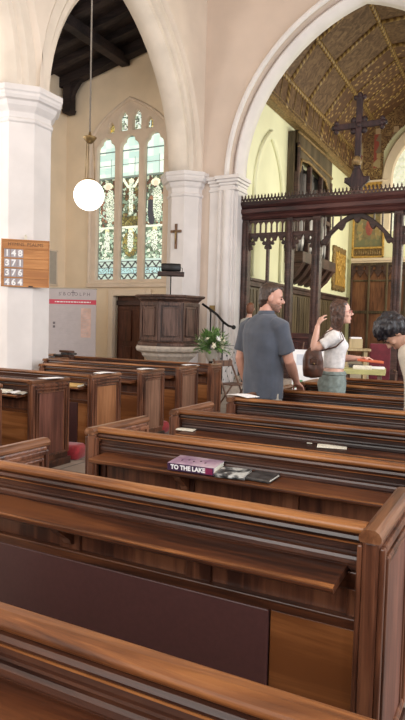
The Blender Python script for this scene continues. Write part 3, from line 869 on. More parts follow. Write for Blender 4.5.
q.ball((XB, YS - .05, 5.61), (.07, .035, .07), 10); link('centre_quatrefoil', q, M['rood'], t)
q = MB(); q.lathe([(.03, 0), (.10, .02), (.10, .10), (.06, .17), (.03, .19)], (XB, YS - .09, 4.780), 10); link('shield_boss', q, M['dullgold'], t)
foot = [(XB - .09, 4.140), (XB - .12, 4.240), (XB - .09, 4.300), (XB - .17, 4.400), (XB - .26, 4.460), (XB - .25, 4.560), (XB - .14, 4.560), (XB - .10, 4.660), (XB - .06, 4.740)]
foot = foot + [(2 * XB - x, z) for x, z in foot[::-1]]
link('carved_foot', plate([foot], .10, .02, 'xz', YS - .02), M['rood'], t)

# ------------------------------------------------------------------ pews
TOP = .855
RAIL = [(-.030, .826), (-.037, .832), (-.040, .840), (-.037, .848), (-.029, .854), (-.016, .857), (.004, .856), (.014, .852), (.018, .844), (.016, .826)]
MOULD = [(-.026, .829), (-.026, .825), (-.036, .822), (-.040, .813), (-.036, .805), (-.029, .802), (-.029, .797), (-.020, .795), (-.020, .776), (-.026, .774), (-.027, .768), (-.017, .766), (-.017, .761), (-.024, .758), (-.0275, .750), (-.028, .738), (-.025, .732), (-.025, .720), (.02, .720), (.02, .829)]
BEAD = [(-.034, .7975), (-.034, .8015), (-.028, .803), (-.028, .796)]
NOSE = [(-.1735, .7155), (-.1735, .7190), (-.166, .7222), (-.158, .7222), (-.166, .7150)]
def bar_x(prof, a, b): q = MB(); q.prism(prof, a, b, 'x', False); return q
def pew(label, y, xl, xr, left_end=True, right_end=True, group=None, panels=(), depth=(-.06, .45), brackets=True, field='field_dark', zb=0.0):
    name = 'pew'
    t = thing(name, label, 'pew', ((xl + xr) / 2, y, 0), None, group)
    Y = lambda prof: [(y + a, z) for a, z in prof]
    a = xl + (.05 if left_end else 0); b = xr - (.05 if right_end else 0)
    link('top_rail', bar_x(Y(RAIL), a - .004, b + .004), M['oak_top'], t, .003)
    link('moulding', bar_x(Y(MOULD), a - .002, b + .002), M['oak_dark'], t)
    led = [(-.165, .700), (-.172, .706), (-.172, .716), (-.165, .721), (-.012, .732), (.0, .732), (.0, .712), (-.012, .706)]
    lg = link('book_ledge', bar_x(Y(led), a + .05, b - .045), M['oak'], t, .002)
    link('nosing', bar_x(Y(NOSE), a + .05, b - .045), M['oak_top'], lg)
    link('bead', bar_x(Y(BEAD), a, b), M['oak_top'], t)
    # framed back
    q = MB(); q.box(a, b, y - .008, y + .014, .06, .735); link('back_board', q, M['oak_panel'], t)
    n = max(1, round((b - a) / .52)); w = (b - a) / n
    q = MB(); q.box(a, b, y - .022, y - .006, .660, .712); q.box(a, b, y - .030, y - .006, .545, .575); q.box(a, b, y - .036, y - .006, .572, .582)
    link('back_rail', q, M['oak'], t, .004)
    for k in range(n + 1):
        x = a + k * w; h = .045
        q = MB(); q.box(max(a, x - h), min(b, x + h), y - .020, y - .006, .58, .662); link('stile', q, M['oak_end'], t, .003)
        if brackets and 0 < k < n and k % 2 == 1:
            q = MB(); q.prism([(y - .02, .60), (y - .035, .605), (y - .045, .625), (y - .10, .665), (y - .125, .700), (y - .02, .704)], x - .018, x + .018, 'x')
            link('bracket', q, M['oak_end'], t, .003)
    for (p0, p1, mt) in panels:
        q = MB(); q.box(p0, p1, y - .030 if mt == 'maroon' else y - .022, y - .008, .10, .545); link('kneeler_panel' if mt == 'maroon' else 'lower_panel', q, M[mt], t, .004)
    # seat and its front
    q = MB(); q.box(a, b, y + .014, y + .36, .40, .43); q.box(a, b, y + .30, y + .33, .05, .40); link('seat', q, M['oak'], t, .006)
    for side, on in ((-1, left_end), (1, right_end)):
        if not on: continue
        x0, x1 = (xl, xl + .05) if side < 0 else (xr - .05, xr)
        d0, d1 = y + depth[0], y + depth[1]
        q = MB(); q.box(x0, x1, d0, d1, zb, .825)
        e = link('end_panel', q, M['oak_end'], t, .012)
        cap = [(x0 - .001, .820), (x0 - .006, .827), (x0 - .006, .838), (x0 + .001, .850), (x0 + .012, .857), (x1 - .012, .857), (x1 - .001, .850), (x1 + .006, .838), (x1 + .006, .827), (x1 + .001, .820)]
        q = MB(); q.prism(cap, d0 - .012, d1 + .012, 'y'); link('cap', q, M['oak_endtop'], e, .006)
        # mouldings of the framed outer and inner faces
        q = MB()
        for xo, sg in ((x1, 1), (x0, -1)):
            def ring(i0, th, pr, zt):
                A, B = d0 + i0, d1 - i0
                if B - A < .12: return
                X = (xo - .002, xo + pr) if sg > 0 else (xo - pr, xo + .002)
                q.box(*X, A + th, B - th, zt - th, zt); q.box(*X, A, A + th, .12, zt); q.box(*X, B - th, B, .12, zt); q.box(*X, A + th, B - th, .12, .12 + th)
            ring(.004, .022, .014, .806)
            ring(.040, .016, .018, .772)
            ring(.074, .012, .010, .738)
        link('panel_moulding', q, M['oak_end'], e, .005)
        if d1 - d0 > .35:
            q = MB(); q.box(x0 - .004, x1 + .004, d0 + .086, d1 - .086, .13, .727); link('panel_field', q, M[field], e)
        q = MB(); q.box(x0 - .02, x1 + .02, d0 - .02, d1 + .02, 0, .07); link('plinth', q, M['oak_dark'], e, .006)
    return t
G1, G2 = 'oak pews of the near block', 'oak pews across the aisle'
NL, NR = -1.995, -.315
SP = .863
rows = [.846] + [.877 + SP * k for k in range(1, 8)]
labs = ['oak pew at the bottom edge with only its rounded top rail and ledge showing',
        'oak pew with maroon vinyl on its back and a tall moulded end post',
        'oak pew whose ledge carries the purple and the two dark books',
        'oak pew with a cream leaflet lying on its ledge, two rows beyond the maroon back',
        'oak pew directly behind the man in the slate polo shirt, white leaflet on its cap',
        'oak pew that the man in the polo shirt rests his hand on',
        'oak pew just in front of the standing woman in jeans',
        'oak pew two rows beyond the polo shirt man, before the cloth covered table']
NP = []
for k, (y, lb) in enumerate(zip(rows, labs)):
    xr = .35 if k == 0 else NR
    xl = NL
    if k == 1: pan = [(xl + .06, -.643, 'maroon'), (-.639, xr - .06, 'ply')]
    elif k == 0: pan = [(xl + .06, xr - .06, 'maroon')]
    else: pan = [(xl + .06, xr - .5, 'maroon'), (xr - .495, xr - .06, 'ply')]
    NP.append(pew(lb, y, xl, xr, True, True, G1, pan))
# across the aisle
LE = -3.965
lrows = [3.42, 4.31, 5.19, 6.13, 7.03]
lleft = [-6.25, -6.25, -6.25, -5.55, -6.3]
llabs = ['oak pew across the aisle with its end cut off by the picture edge',
         'oak pew across the aisle with a wide dark end panel under a broad white card',
         'second oak pew, yellow book on the ledge behind its end',
         'third oak pew across the aisle, its outer end showing beside the column',
         'fourth oak pew across the aisle with a slim pale end panel below a white card']
lpan = [[], 'ply', 'mix', 'ply', 'ply']
LP = []
for k in range(5):
    y = lrows[k]
    pan = [(lleft[k] + .06, LE - .06, 'ply')] if k != 2 else [(lleft[k] + .06, LE - .22, 'maroon'), (LE - .215, LE - .06, 'ply')]
    LP.append(pew(llabs[k], y, lleft[k], LE, True, True, G2, pan, field=['field_dark', 'field_dark', 'field_orange', 'field_pale', 'field_pale'][k]))
LP.append(pew('front oak pew across the aisle, standing before the pulpit and the flowers', 7.95, -7.2, LE, True, True, G2, [(-7.1, LE - .06, 'ply')], (-.05, .27)))

# ------------------------------------------------------------------ books and papers
def book(label, loc, rot, w, d, h, cover, group=None, title=None, cat='book', name='book', cover_fn=None):
    """spine along local x at y=-d/2, lies flat"""
    t = thing(name, label, cat, loc, rot, group, local=True)
    q = MB(); q.box(-w / 2 + .004, w / 2 - .004, -d / 2 + .004, d / 2 - .005, .003, h - .003); link('page_block', q, M['paper'], t)
    q = MB(); q.box(-w / 2, w / 2, -d / 2, d / 2, 0, .003); q.box(-w / 2, w / 2, -d / 2, d / 2, h - .003, h)
    q.prism([(-d / 2 + .003, 0), (-d / 2 - .003, h * .25), (-d / 2 - .003, h * .75), (-d / 2 + .003, h), (-d / 2 + .006, h), (-d / 2 + .006, 0)], -w / 2, w / 2, 'x')
    link('cover', q, cover, t, .0012)
    if title:
        me = text_mesh(title, h * .80, .0006, .0012); me.transform(Matrix.Translation((-.012, -d / 2 - .0046, h / 2)) @ UPRIGHT)
        link('spine_lettering', me, M['white'], t)
    return t
ZL = .7325
m, nt, b = base_mat('purple_jacket')
v = coords(nt, (14, 14, 14), False); n1 = N(nt, 'ShaderNodeTexNoise', Scale=1.0, Detail=4.0); nt.links.new(v, n1.inputs['Vector'])
nt.links.new(ramp(nt, n1.outputs['Fac'], [(.33, (.20, .11, .19)), (.5, (.36, .25, .33)), (.68, (.50, .40, .45))]), b.inputs['Base Color']); b.inputs['Roughness'].default_value = .35
M['purple'] = m
m, nt, b = base_mat('monochrome_jacket')
v = coords(nt, (26, 26, 26), False); n1 = N(nt, 'ShaderNodeTexNoise', Scale=1.0, Detail=5.0); nt.links.new(v, n1.inputs['Vector'])
nt.links.new(ramp(nt, n1.outputs['Fac'], [(.40, (.02, .02, .022)), (.5, (.12, .12, .12)), (.60, (.5, .5, .48))]), b.inputs['Base Color']); b.inputs['Roughness'].default_value = .35
M['mono'] = m
M['darkcover'] = plain('charcoal_jacket', (.045, .042, .042), .35, var=.6, scale=30)
tilt = R(-4)
yb = rows[2] - .088
bk = book('thick purple hardback with TO THE LAKE on its spine, on the pew ledge', (-1.325, rows[2] - .088, ZL - .0025), (R(4), 0, R(3)), .235, .135, .036, M['purple'], None, 'TO THE LAKE')
q = MB(); q.box(-.1172, .1172, -.0712, -.0703, .001, .035); link('spine', q, plain('dark_purple_spine', (.05, .022, .06), .4), bk)
q = MB(); q.box(.068, .112, -.0722, -.070, .004, .032); link('spine_band', q, plain('plum_band', (.20, .02, .07), .4), bk)
q = MB()
for i in range(5): q.ball((-.07 + i * .03, -.01 + .015 * (i % 2), .0355), (.006, .010, .0015), 8)
link('cover_figures', q, M['eye'], bk)
book('slim book in black and white jacket lying flat against the purple hardback', (-1.13, yb - .008, ZL - .003), (R(4), 0, R(7)), .14, .125, .016, M['mono'])
book('slim dark covered book lying crosswise beside the black and white one', (-.995, yb + .006, ZL - .002), (R(4), 0, R(-4)), .12, .12, .014, M['darkcover'])
def sheet(label, loc, rot, w, d, mat='white', name='leaflet', th=.003, group=None, fold=True):
    q = MB()
    n = 6
    vs = []; fs = []
    for z in (0, th):
        for i in range(n + 1):
            for sy in (-1, 1):
                u = i / n; vs.append((w * (u - .5), sy * d / 2, z + (.012 * math.sin(u * PI) * (0.6 if fold else 0))))
    k = 2 * (n + 1)
    for i in range(n):
        a = 2 * i; fs += [(a, a + 1, a + 3, a + 2), (a + k, a + k + 2, a + k + 3, a + k + 1), (a, a + 2, a + 2 + k, a + k), (a + 1, a + 1 + k, a + 3 + k, a + 3)]
    fs += [(0, k, k + 1, 1), (2 * n, 2 * n + 1, 2 * n + 1 + k, 2 * n + k)]
    q.add(vs, fs)
    o = link(name, q, M[mat]); o.location = loc; o.rotation_euler = rot if isinstance(rot, (tuple, list)) else (0, 0, rot)
    return tag(o, label, 'leaflet', group)
sheet('cream leaflet lying alone on a pew ledge between the dark rails', (-.93, rows[3] - .055, ZL), (R(4), 0, R(14)), .165, .075, 'paper', fold=False)
sheet('small scrap of paper beside the cream leaflet on the pew ledge', (-1.07, rows[3] - .03, ZL + .001), (R(4), 0, R(20)), .03, .02, 'paper', 'paper_scrap', .002, fold=False)
sheet('narrow slip of card at the aisle end of the leaflet pew', (-1.88, rows[3] - .06, ZL), (R(4), 0, R(3)), .12, .05, 'paper', 'card_slip', .006, fold=False)
sheet('white leaflet folded over the pew end behind the man in the polo shirt', (NL + .08, rows[4] + .05, .8625), R(-25), .24, .13)
GC = 'white cards on the pew ends across the aisle'
clab = ['broad white card on the wide dark pew end', 'white card curling on the orange brown pew end', 'white card on the pink brown pew end beside the yellow book pew', 'white card on the slim pale pew end before the flowers']
for k, (yy, lb) in enumerate(zip((.22, .20, .10, .30), clab)):
    sheet(lb, (LE - .03, lrows[k + 1] + yy, .8625), (0, 0, R(78 - 6 * k)), .22, .12, 'white', 'service_card', .003, GC, k != 0)
# things on the ledges across the aisle
q = MB(); q.box(-.10, .10, -.05, .05, 0, .02)
o = link('service_book', q, M['paper'], bevel=.004); o.location = (LE - .36, lrows[1] - .09, ZL - .0015); o.rotation_euler = (R(4), 0, R(5)); tag(o, 'cream booklet on the ledge behind the wide dark pew end', 'booklet')
rr = random.Random(3)
for i, (dx, lb) in enumerate(((-.105, 'grey printed leaflet splayed on the ledge behind the wide dark pew end'), (-.205, 'crumpled white newsletter on the same ledge as the cream booklet'))):
    sheet(lb, (LE + dx, lrows[1] - .10 + .02 * i, ZL + .002 + .001 * i), (R(4), 0, R(16 - 26 * i)), .085, .10, 'white' if i else 'greypanel', 'leaflet', .006)
bkx = book('yellow edged book on the ledge of the second pew across the aisle', (LE - .22, lrows[2] - .09, ZL - .0025), (R(4), 0, R(2)), .19, .13, .022, plain('mustard_cover', (.55, .36, .13), .5))
# bundle on the front pew
t = thing('prayer_book_stack', 'dark untidy pile of worn books on the front pew before the banner', 'book pile', (-6.62, 7.87, .727))
for i, (dx, z, a, w) in enumerate(((-.09, .729, 4, .10), (.10, .729, -6, .09), (-.07, .765, -8, .10), (.09, .765, 9, .10), (-.02, .801, 2, .17), (-.16, .838, 14, .07), (.03, .838, -12, .10), (.05, .873, 6, .12), (.01, .908, -16, .14))):
    q = MB(); Mx = Matrix.Translation((-6.62 + dx, 7.87, z)) @ Matrix.Rotation(R(a), 4, 'Z')
    q.box(-w, w, -.055, .055, 0, .034, Mx); link('worn_book', q, M['darkcover'] if i % 2 else M['leather'], t, .004)
sheet('white sheet lying beside the dark pile on the front pew', (-6.2, 7.87, .7325), R(4), .3, .12)
# hassocks
def hassock(label, loc, rz):
    q = MB()
    q.loft([((0, 0, z), (w, 0, 0), (0, d, 0)) for z, w, d in ((0, .15, .10), (.02, .165, .115), (.08, .172, .12), (.12, .165, .113), (.145, .145, .095), (.15, .10, .06))], 24, True, 5)
    t = thing('hassock', label, 'kneeler', loc, rz, 'red hassocks', True)
    link('cushion', q, M['red'], t)
    q = MB(); q.tube([(-.05, -.122, .09), (-.03, -.135, .10), (.03, -.135, .10), (.05, -.122, .09)], .006, 6); link('loop', q, M['red'], t)
hassock('red hassock on the floor behind the wide dark pew end', (-4.12, 4.95, 0), R(12))
hassock('red hassock on the floor between the third and fourth pews across the aisle', (-4.2, 6.78, 0), R(-8))

# ------------------------------------------------------------------ hymn board on the column
nx = Vector((1, -1, 0)).normalized()
P = Vector((XN, 7.20, 0)) + nx * .475 + Vector((.70, .70, 0)) * .07
t = thing('hymn_board', 'wooden hymn board with white numbers hung on the white column', 'hymn board', (P.x, P.y, 1.91), R(42), None, True)
W2 = .345
q = MB(); q.box(-W2, W2, -.012, .012, 0, .70); link('board', q, M['board'], t)
q = MB()
for z in (0, .125, .27, .415, .56, .68): q.box(-W2, W2, -.024, -.010, z, z + (.018 if z in (0, .68) else .008))
q.box(-W2, -W2 + .016, -.024, -.01, 0, .70); q.box(W2 - .016, W2, -.024, -.01, 0, .70)
link('slot_rail', q, M['board'], t, .002)
M['ink'] = plain('dark_lettering', (.10, .045, .02), .6)
me = text_mesh('HYMNS  PSALMS', .070, .001); me.transform(Matrix.Translation((0, -.0135, .625)) @ UPRIGHT); link('heading', me, M['ink'], t)
for r_, num in enumerate(('148', '371', '376', '464')):
    for i, ch in enumerate(num):
        z = .49 - .1425 * r_; x = -W2 + .085 + i * .092
        q = MB(); q.box(x - .043, x + .043, -.020, -.013, z - .060, z + .062)
        c = link('number_card', q, plain('number_card_grey', (.34, .31, .33), .6) if 'ncg' not in M else M['ncg'], t)
        M.setdefault('ncg', c.data.materials[0])
        me = text_mesh(ch, .128, .001, .004); me.transform(Matrix.Translation((x, -.0205, z)) @ UPRIGHT)
        link('numeral', me, M['white'], c)
q = MB(); q.box(-.02, .02, .0, .02, .70, .76); q.tube([(0, .01, .755), (0, -.01, .77)], .01); link('hanger', q, M['paper'], t)
q = MB(); q.box(.08 - .035, .08 + .03, -.03, -.02, .002, .02); link('clip', q, M['black'], t)

# banner stand
bx_, by_ = -8.77, 10.6
t = thing('banner_stand', 'tall white printed banner with red band standing in the side aisle', 'banner', (bx_, by_, 0), R(25), None, True)
q = MB(); q.box(-.53, .53, -.012, .012, .08, 2.14); M['banner'] = plain('banner_vinyl', (.47, .42, .425), .55, var=.03); link('printed_sheet', q, M['banner'], t, .003)
q = MB(); q.box(-.53, .53, -.0135, -.011, 1.80, 1.90); link('red_band', q, plain('crimson_print', (.55, .05, .09), .55, var=.04), t)
q = MB()
rx = random.Random(1); x = -.38
while x < .40:
    w = .02 + rx.random() * .05; q.box(x, x + w, -.015, -.0132, 1.838, 1.862); x += w + .014
link('band_caption', q, M['white'], t)
M['greyink'] = plain('grey_print', (.14, .12, .135), .6)
me = text_mesh("S' B O", .105, .0008); me.transform(Matrix.Translation((-.165, -.0135, 2.02)) @ UPRIGHT); link('lettering', me, M['greyink'], t)
me = text_mesh("O L P H", .105, .0008); me.transform(Matrix.Translation((.22, -.0135, 2.02)) @ UPRIGHT); link('lettering', me, M['greyink'], t)
q = MB(); q.box(.008, .024, -.0145, -.012, 1.975, 2.105); q.box(-.03, .06, -.0145, -.012, 2.05, 2.066); link('title_cross', q, M['greyink'], t)
q = MB(); q.box(.20, .42, -.0145, -.012, 1.08, 1.72); link('peach_column', q, plain('peach_print', (.60, .41, .35), .6), t)
q = MB()
for c0, c1, z0, z1 in ((-.40, .14, 1.12, 1.66), (-.40, .42, .30, 1.02), (.22, .40, 1.12, 1.66)):
    z = z1
    while z > z0:
        q.box(c0, c1 - rx.random() * .1, -.0155, -.0145, z - .008, z); z -= .035
link('text_lines', q, plain('pale_print', (.47, .42, .43), .6), t)
for z in (1.28, 1.36):
    q = MB(); q.box(-.42, -.37, -.016, -.012, z, z + .05); link('print_dot', q, M['greyink'], t)
q = MB(); q.box(-.55, .55, -.09, .09, 0, .09); link('base', q, M['greypanel'], t, .02)
q = MB(); q.box(-.54, .54, -.02, .02, 2.13, 2.155); link('top_bar', q, M['greypanel'], t, .004)
# plain grey panel on the aisle wall
t = thing('notice_panel', 'plain grey panel fixed on the aisle wall beside the column', 'notice board', (XW + .02, 11.9, 2.3))
q = MB(); q.box(XW + .002, XW + .03, 11.80, 12.16, 2.34, 3.2); link('panel', q, M['greypanel'], t, .004)
q = MB()
for a in ((11.78, 11.82, 2.32, 3.22), (12.14, 12.18, 2.32, 3.22), (11.78, 12.18, 2.32, 2.36), (11.78, 12.18, 3.18, 3.22)): q.box(XW + .002, XW + .04, *a)
link('frame', q, M['tracery'], t, .004)

# pendant globe lamp
gx, gy = -4.905, 6.22
t = thing('pendant_lamp', 'glowing white globe lamp hung on chains from a long cord', 'lamp', (gx, gy, 2.950))
q = MB(); q.ball((gx, gy, 3.000), .19, 32); link('globe', q, plain('lit_opal_glass', (.9, .88, .82), .3, var=0, emit=(1.0, .95, .86), estr=2.2), t)
q = MB(); q.lathe([(.05, 3.172), (.075, 3.176), (.075, 3.196), (.03, 3.200)], (gx, gy, 0), 20); link('gallery', q, M['brass'], t)
for k in range(3):
    a = k * 2 * PI / 3 + .4; q = MB(); q.tube([(gx + .07 * math.cos(a), gy + .07 * math.sin(a), 3.190), (gx + .05 * math.cos(a), gy + .05 * math.sin(a), 3.650)], .0045, 6); link('chain', q, M['brass'], t)
q = MB(); q.lathe([(.006, 3.635), (.03, 3.640), (.05, 3.660), (.085, 3.705), (.085, 3.715), (.02, 3.740), (.012, 3.780)], (gx, gy, 0), 20); link('ceiling_hook_cup', q, M['brass'], t)
q = MB(); q.tube([(gx, gy, 3.770), (gx, gy, 11.0)], .010, 8); link('cord', q, plain('grey_cord', (.20, .17, .14), .7), t)

# ------------------------------------------------------------------ pulpit
pu = (-6.44, 10.85)
prot = math.atan2(-.84, .54)
t = thing('pulpit', 'dark octagonal panelled pulpit on a moulded stone base', 'pulpit', (pu[0], pu[1], 0), prot, None, True)
def oct_l(prof): 
    q = MB(); q.lathe([(octa(r) * .96, z) for r, z in prof], (0, 0, 0), 8, False, PI / 8); return q
link('stone_base', oct_l([(.60, 0), (.60, .25), (.42, .35), (.40, .62), (.46, .70), (.56, .78), (.58, .84), (.68, .88), (.70, .94), (.68, .98)]), M['base_stone'], t, .012)
link('body', oct_l([(.62, .97), (.66, .98), (.66, 1.04), (.60, 1.07), (.60, 1.86), (.64, 1.90)]), M['pulpit'], t, .008)
link('cornice', oct_l([(.62, 1.88), (.66, 1.91), (.66, 1.94), (.71, 1.94), (.73, 1.965), (.73, 1.985), (.70, 1.995)]), M['pulpit'], t, .006)
for k in range(8):
    Mx = Matrix.Rotation(k * PI / 4, 4, 'Z')
    q = MB()
    for a in ((-.24, -.19, 1.09, 1.84), (.19, .24, 1.09, 1.84), (-.19, .19, 1.09, 1.15), (-.19, .19, 1.78, 1.84)): q.box(.57, .598, a[0], a[1], a[2], a[3], Mx)
    p = link('panel_frame', q, M['pulpit'], t, .005)
    q = MB(); q.box(.57, .586, -.14, .14, 1.20, 1.73, Mx)
    for a in ((-.155, -.13, 1.185, 1.745), (.13, .155, 1.185, 1.745), (-.155, .155, 1.185, 1.21), (-.155, .155, 1.72, 1.745)): q.box(.57, .600, *a, Mx)
    link('raised_panel', q, M['pulpit'], p, .004)
# reading desk on the pulpit
lx, ly = -6.37, 10.75
t = thing('reading_desk', 'black book rest with cushion on a thin post above the pulpit', 'lectern', (lx, ly, 1.998), R(30), None, True)
q = MB(); q.tube([(0, .12, -.0), (0, .12, .40)], .012, 8); q.lathe([(.05, -.003), (.05, .012), (.015, .03)], (0, .12, 0), 12); link('post', q, M['black'], t)
q = MB(); q.box(-.27, .27, -.06, .22, .40, .43); q.box(-.27, .27, -.07, -.05, .40, .48); link('book_rest', q, M['screen'], t, .008)
q = MB(); q.loft([((x, .08, .575), (0, .06 * s, 0), (0, 0, .085 * s)) for x, s in ((-.20, .75), (-.185, .95), (0, 1), (.185, .95), (.20, .75))], 16, True, 4); link('cushion', q, M['black'], t)
q = MB(); q.tube([(-.23, .08, .43), (-.23, .08, .57), (-.2, .08, .57)], .008, 6); q.tube([(.23, .08, .43), (.23, .08, .57), (.2, .08, .57)], .008, 6); link('cushion_bracket', q, M['black'], t)
XC = XN - .02
# crucifix on the respond
t = thing('wall_crucifix', 'small brown cross fixed on the white half column above the pulpit', 'crucifix', (XC, YE - .40, 3.14))
M['crossw'] = wood('crucifix_wood', (.06, .03, .015), (.14, .07, .035), (.2, .11, .06), 'z', .5, .1)
yf = YE - .405
q = MB(); q.box(XC - .028, XC + .028, yf - .03, yf, 3.120, 3.680); link('upright', q, M['crossw'], t, .006)
q = MB(); q.box(XC - .14, XC + .14, yf - .032, yf - .002, 3.480, 3.540); link('cross_bar', q, M['crossw'], t, .006)
q = MB(); q.loft([((XC, yf - .042, z), (w, 0, 0), (0, .012, 0)) for z, w in ((3.240, .008), (3.340, .014), (3.440, .018), (3.490, .022), (3.510, .008))], 10); q.ball((XC, yf - .045, 3.540), .018, 8); q.tube([(XC - .10, yf - .04, 3.520), (XC, yf - .04, 3.485), (XC + .10, yf - .04, 3.520)], .007, 6); link('figure', q, M['brass'], t)
# handrail
t = thing('handrail', 'black iron stair rail curving down from the pulpit to a ball end', 'handrail', (-5.6, 11.2, .3))
pts = [(-5.95, 11.36, 1.86), (-5.76, 11.38, 1.74), (-5.62, 11.4, 1.64), (-5.48, 11.4, 1.50), (-5.36, 11.4, 1.42), (-5.26, 11.4, 1.395)]
q = MB(); q.tube(pts, .025, 10); link('rail', q, M['black'], t)
q = MB(); q.ball((-5.235, 11.4, 1.39), .046, 12); link('ball_end', q, M['black'], t)
for p in (pts[1], pts[3]):
    q = MB(); q.tube([p, (p[0], p[1], 0)], .016, 8); link('baluster', q, M['black'], t)
# brass plaque on the jamb
q = MB(); q.box(-.07, .07, -.006, .006, -.07, .07); o = link('wall_plaque', q, M['brass'], bevel=.003); o.location = (CX - 3.10, YE - .037, 1.80); tag(o, 'small square brass plaque on the chancel arch jamb', 'plaque')

# ------------------------------------------------------------------ flowers
fx, fy = -4.75, 9.45
t = thing('flower_arrangement', 'cream and white flowers with trailing ivy in a stand before the chancel', 'flowers', (fx, fy, 0))
q = MB(); q.lathe([(.16, 0), (.16, .02), (.03, .05), (.018, .12), (.018, .78), (.05, .80)], (fx, fy, 0), 16); link('pedestal', q, M['black'], t)
q = MB(); q.lathe([(.045, .795), (.06, .80), (.10, .88), (.13, .96), (.135, 1.0), (.11, 1.0)], (fx, fy, 0), 18); link('vase', q, M['greypanel'], t)
rr = random.Random(11)
def leaf(q, p, d, L, w):
    d = Vector(d).normalized(); s = d.cross(Vector((0, 0, 1)) if abs(d.z) < .9 else Vector((1, 0, 0))).normalized() * w; u = s.cross(d).normalized() * w * .25
    p = Vector(p)
    a = [p, p + d * L * .35 + s + u, p + d * L * .75 + s * .7, p + d * L, p + d * L * .75 - s * .7, p + d * L * .35 - s + u, p + d * L * .5 - u * .3]
    q.add(a, [(0, 1, 6), (1, 2, 6), (2, 3, 6), (3, 4, 6), (4, 5, 6), (5, 0, 6)], True)
q = MB()
for i in range(230):
    a = rr.random() * 2 * PI; e = rr.uniform(-.35, 1.3); d = Vector((math.cos(a) * math.cos(e), math.sin(a) * math.cos(e), math.sin(e)))
    L = rr.uniform(.18, .46); p = Vector((fx, fy, 1.04)) + d * .06
    q.tube([p, p + d * L * .7], .003, 4); leaf(q, p + d * L * .5, d + Vector((rr.uniform(-.4, .4), rr.uniform(-.4, .4), rr.uniform(-.5, .3))), rr.uniform(.07, .15), rr.uniform(.012, .032))
link('foliage', q, M['leaf'], t)
for i in range(22):
    a = rr.random() * 2 * PI; e = rr.uniform(-.1, 1.25); d = Vector((math.cos(a) * math.cos(e), math.sin(a) * math.cos(e) , math.sin(e)))
    p = Vector((fx, fy, 1.05)) + d * rr.uniform(.17, .26); r_ = rr.uniform(.045, .075)
    q = MB(); q.ball(p, r_ * .5, 8)
    for k in range(7):
        b2 = k * 2 * PI / 7; s = d.orthogonal().normalized(); u = d.cross(s)
        leaf(q, p - d * r_ * .2, (s * math.cos(b2) + u * math.sin(b2)) + d * .6, r_ * 1.1, r_ * .45)
    link('flower_head', q, M['petal'] if i % 3 else M['petal_w'], t)
q = MB()
for k in range(5):
    x = fx + .10 + .085 * k; z = 1.12; y = fy + .05 * k
    for i in range(7):
        xx = x + .035 * math.sin(i * 2.1 + k) ; zz = z - .05 - i * .088 - .03 * k
        leaf(q, (xx, y, zz), (rr.uniform(-.5, .5), -.3, -1), .05, .02)
    q.tube([(fx + .03 * k, fy, 1.06), (x, y, 1.08)] + [(x + .035 * math.sin(i * 2.1 + k), y, z - .05 - i * .088 - .03 * k) for i in range(7)], .0022, 4)
link('trailing_ivy', q, M['dark_leaf'], t)
# folding chair beside the flowers
t = thing('folding_chair', 'brown folding wooden chair with crossed legs beside the flower stand', 'chair', (-4.18, 9.1, 0), R(70), None, True)
M['chairw'] = wood('chair_wood', (.06, .03, .02), (.13, .07, .05), (.2, .12, .08), 'z', .5, .1)
for sx in (-.19, .19):
    q = MB(); q.tube([(sx, -.22, 0), (sx, .26, .86)], .015, 8); link('leg', q, M['chairw'], t)
    q = MB(); q.tube([(sx * .85, .22, 0), (sx * .85, -.16, .46)], .014, 8); link('leg', q, M['chairw'], t)
q = MB(); 
for i in range(5): q.box(-.18, .18, -.18 + i * .075, -.12 + i * .075, .455, .472)
link('seat', q, M['chairw'], t, .003)
q = MB(); q.box(-.2, .2, .20, .225, .74, .84); link('backrest', q, M['chairw'], t, .004)
# white placard on a small easel beyond the pews
t = thing('display_board', 'white paper display board on an easel between the man and the woman', 'display board', (-2.76, 8.75, 0), R(20), None, True)
q = MB(); q.box(-.26, .26, -.012, .0, .48, 1.09); link('white_sheet', q, M['white'], t, .002)
q = MB()
for i in range(5): q.box(-.12, .14 - .02 * i, -.0135, -.0118, .86 + i * .035, .868 + i * .035)
q.box(-.2, -.08, -.0135, -.0118, .86, 1.02); link('pale_print', q, plain('pale_blue_print', (.60, .63, .70), .7), t)
q = MB(); q.box(-.24, -.10, -.0135, -.0118, .52, .64); link('green_print', q, plain('green_print', (.10, .34, .16), .7), t)
for sx in (-.2, .2):
    q = MB(); q.tube([(sx * 1.2, .01, 0), (sx * .5, .02, 1.2)], .012, 6); link('leg', q, M['chairw'], t)
q = MB(); q.tube([(0, .35, 0), (0, .03, 1.15)], .012, 6); link('leg', q, M['chairw'], t)
q = MB(); q.box(-.27, .27, -.03, .02, .455, .478); link('rest', q, M['chairw'], t, .003)

# table with papers beyond the woman
tx, ty_ = -1.93, 8.55
t = thing('side_table', 'small table under a yellow green cloth beyond the woman', 'table', (tx, ty_, 0), R(10), None, True)
q = MB(); q.box(-.27, .27, -.28, .28, 0.8300, 0.8600); link('table_top', q, M['chairw'], t, .004)
for sx in (-.22, .22):
    for sy in (-.23, .23): q = MB(); q.box(sx - .025, sx + .025, sy - .025, sy + .025, 0, 0.8300); link('leg', q, M['chairw'], t, .004)
q = MB(); q.box(-.29, .29, -.30, .30, 0.8600, 0.8680)
q.box(-.295, .295, -.306, -.298, 0.8050, 0.8680); q.box(-.295, .295, .298, .306, 0.8050, 0.8680); q.box(-.296, -.288, -.30, .30, 0.8050, 0.8680); q.box(.288, .296, -.30, .30, 0.8050, 0.8680)
o = link('table_cloth', q, plain('yellow_green_cloth', (.42, .40, .17), .8), None, .003); o.location = (tx, ty_, 0); o.rotation_euler = (0, 0, R(10)); tag(o, 'yellow green cloth covering the small table', 'tablecloth')
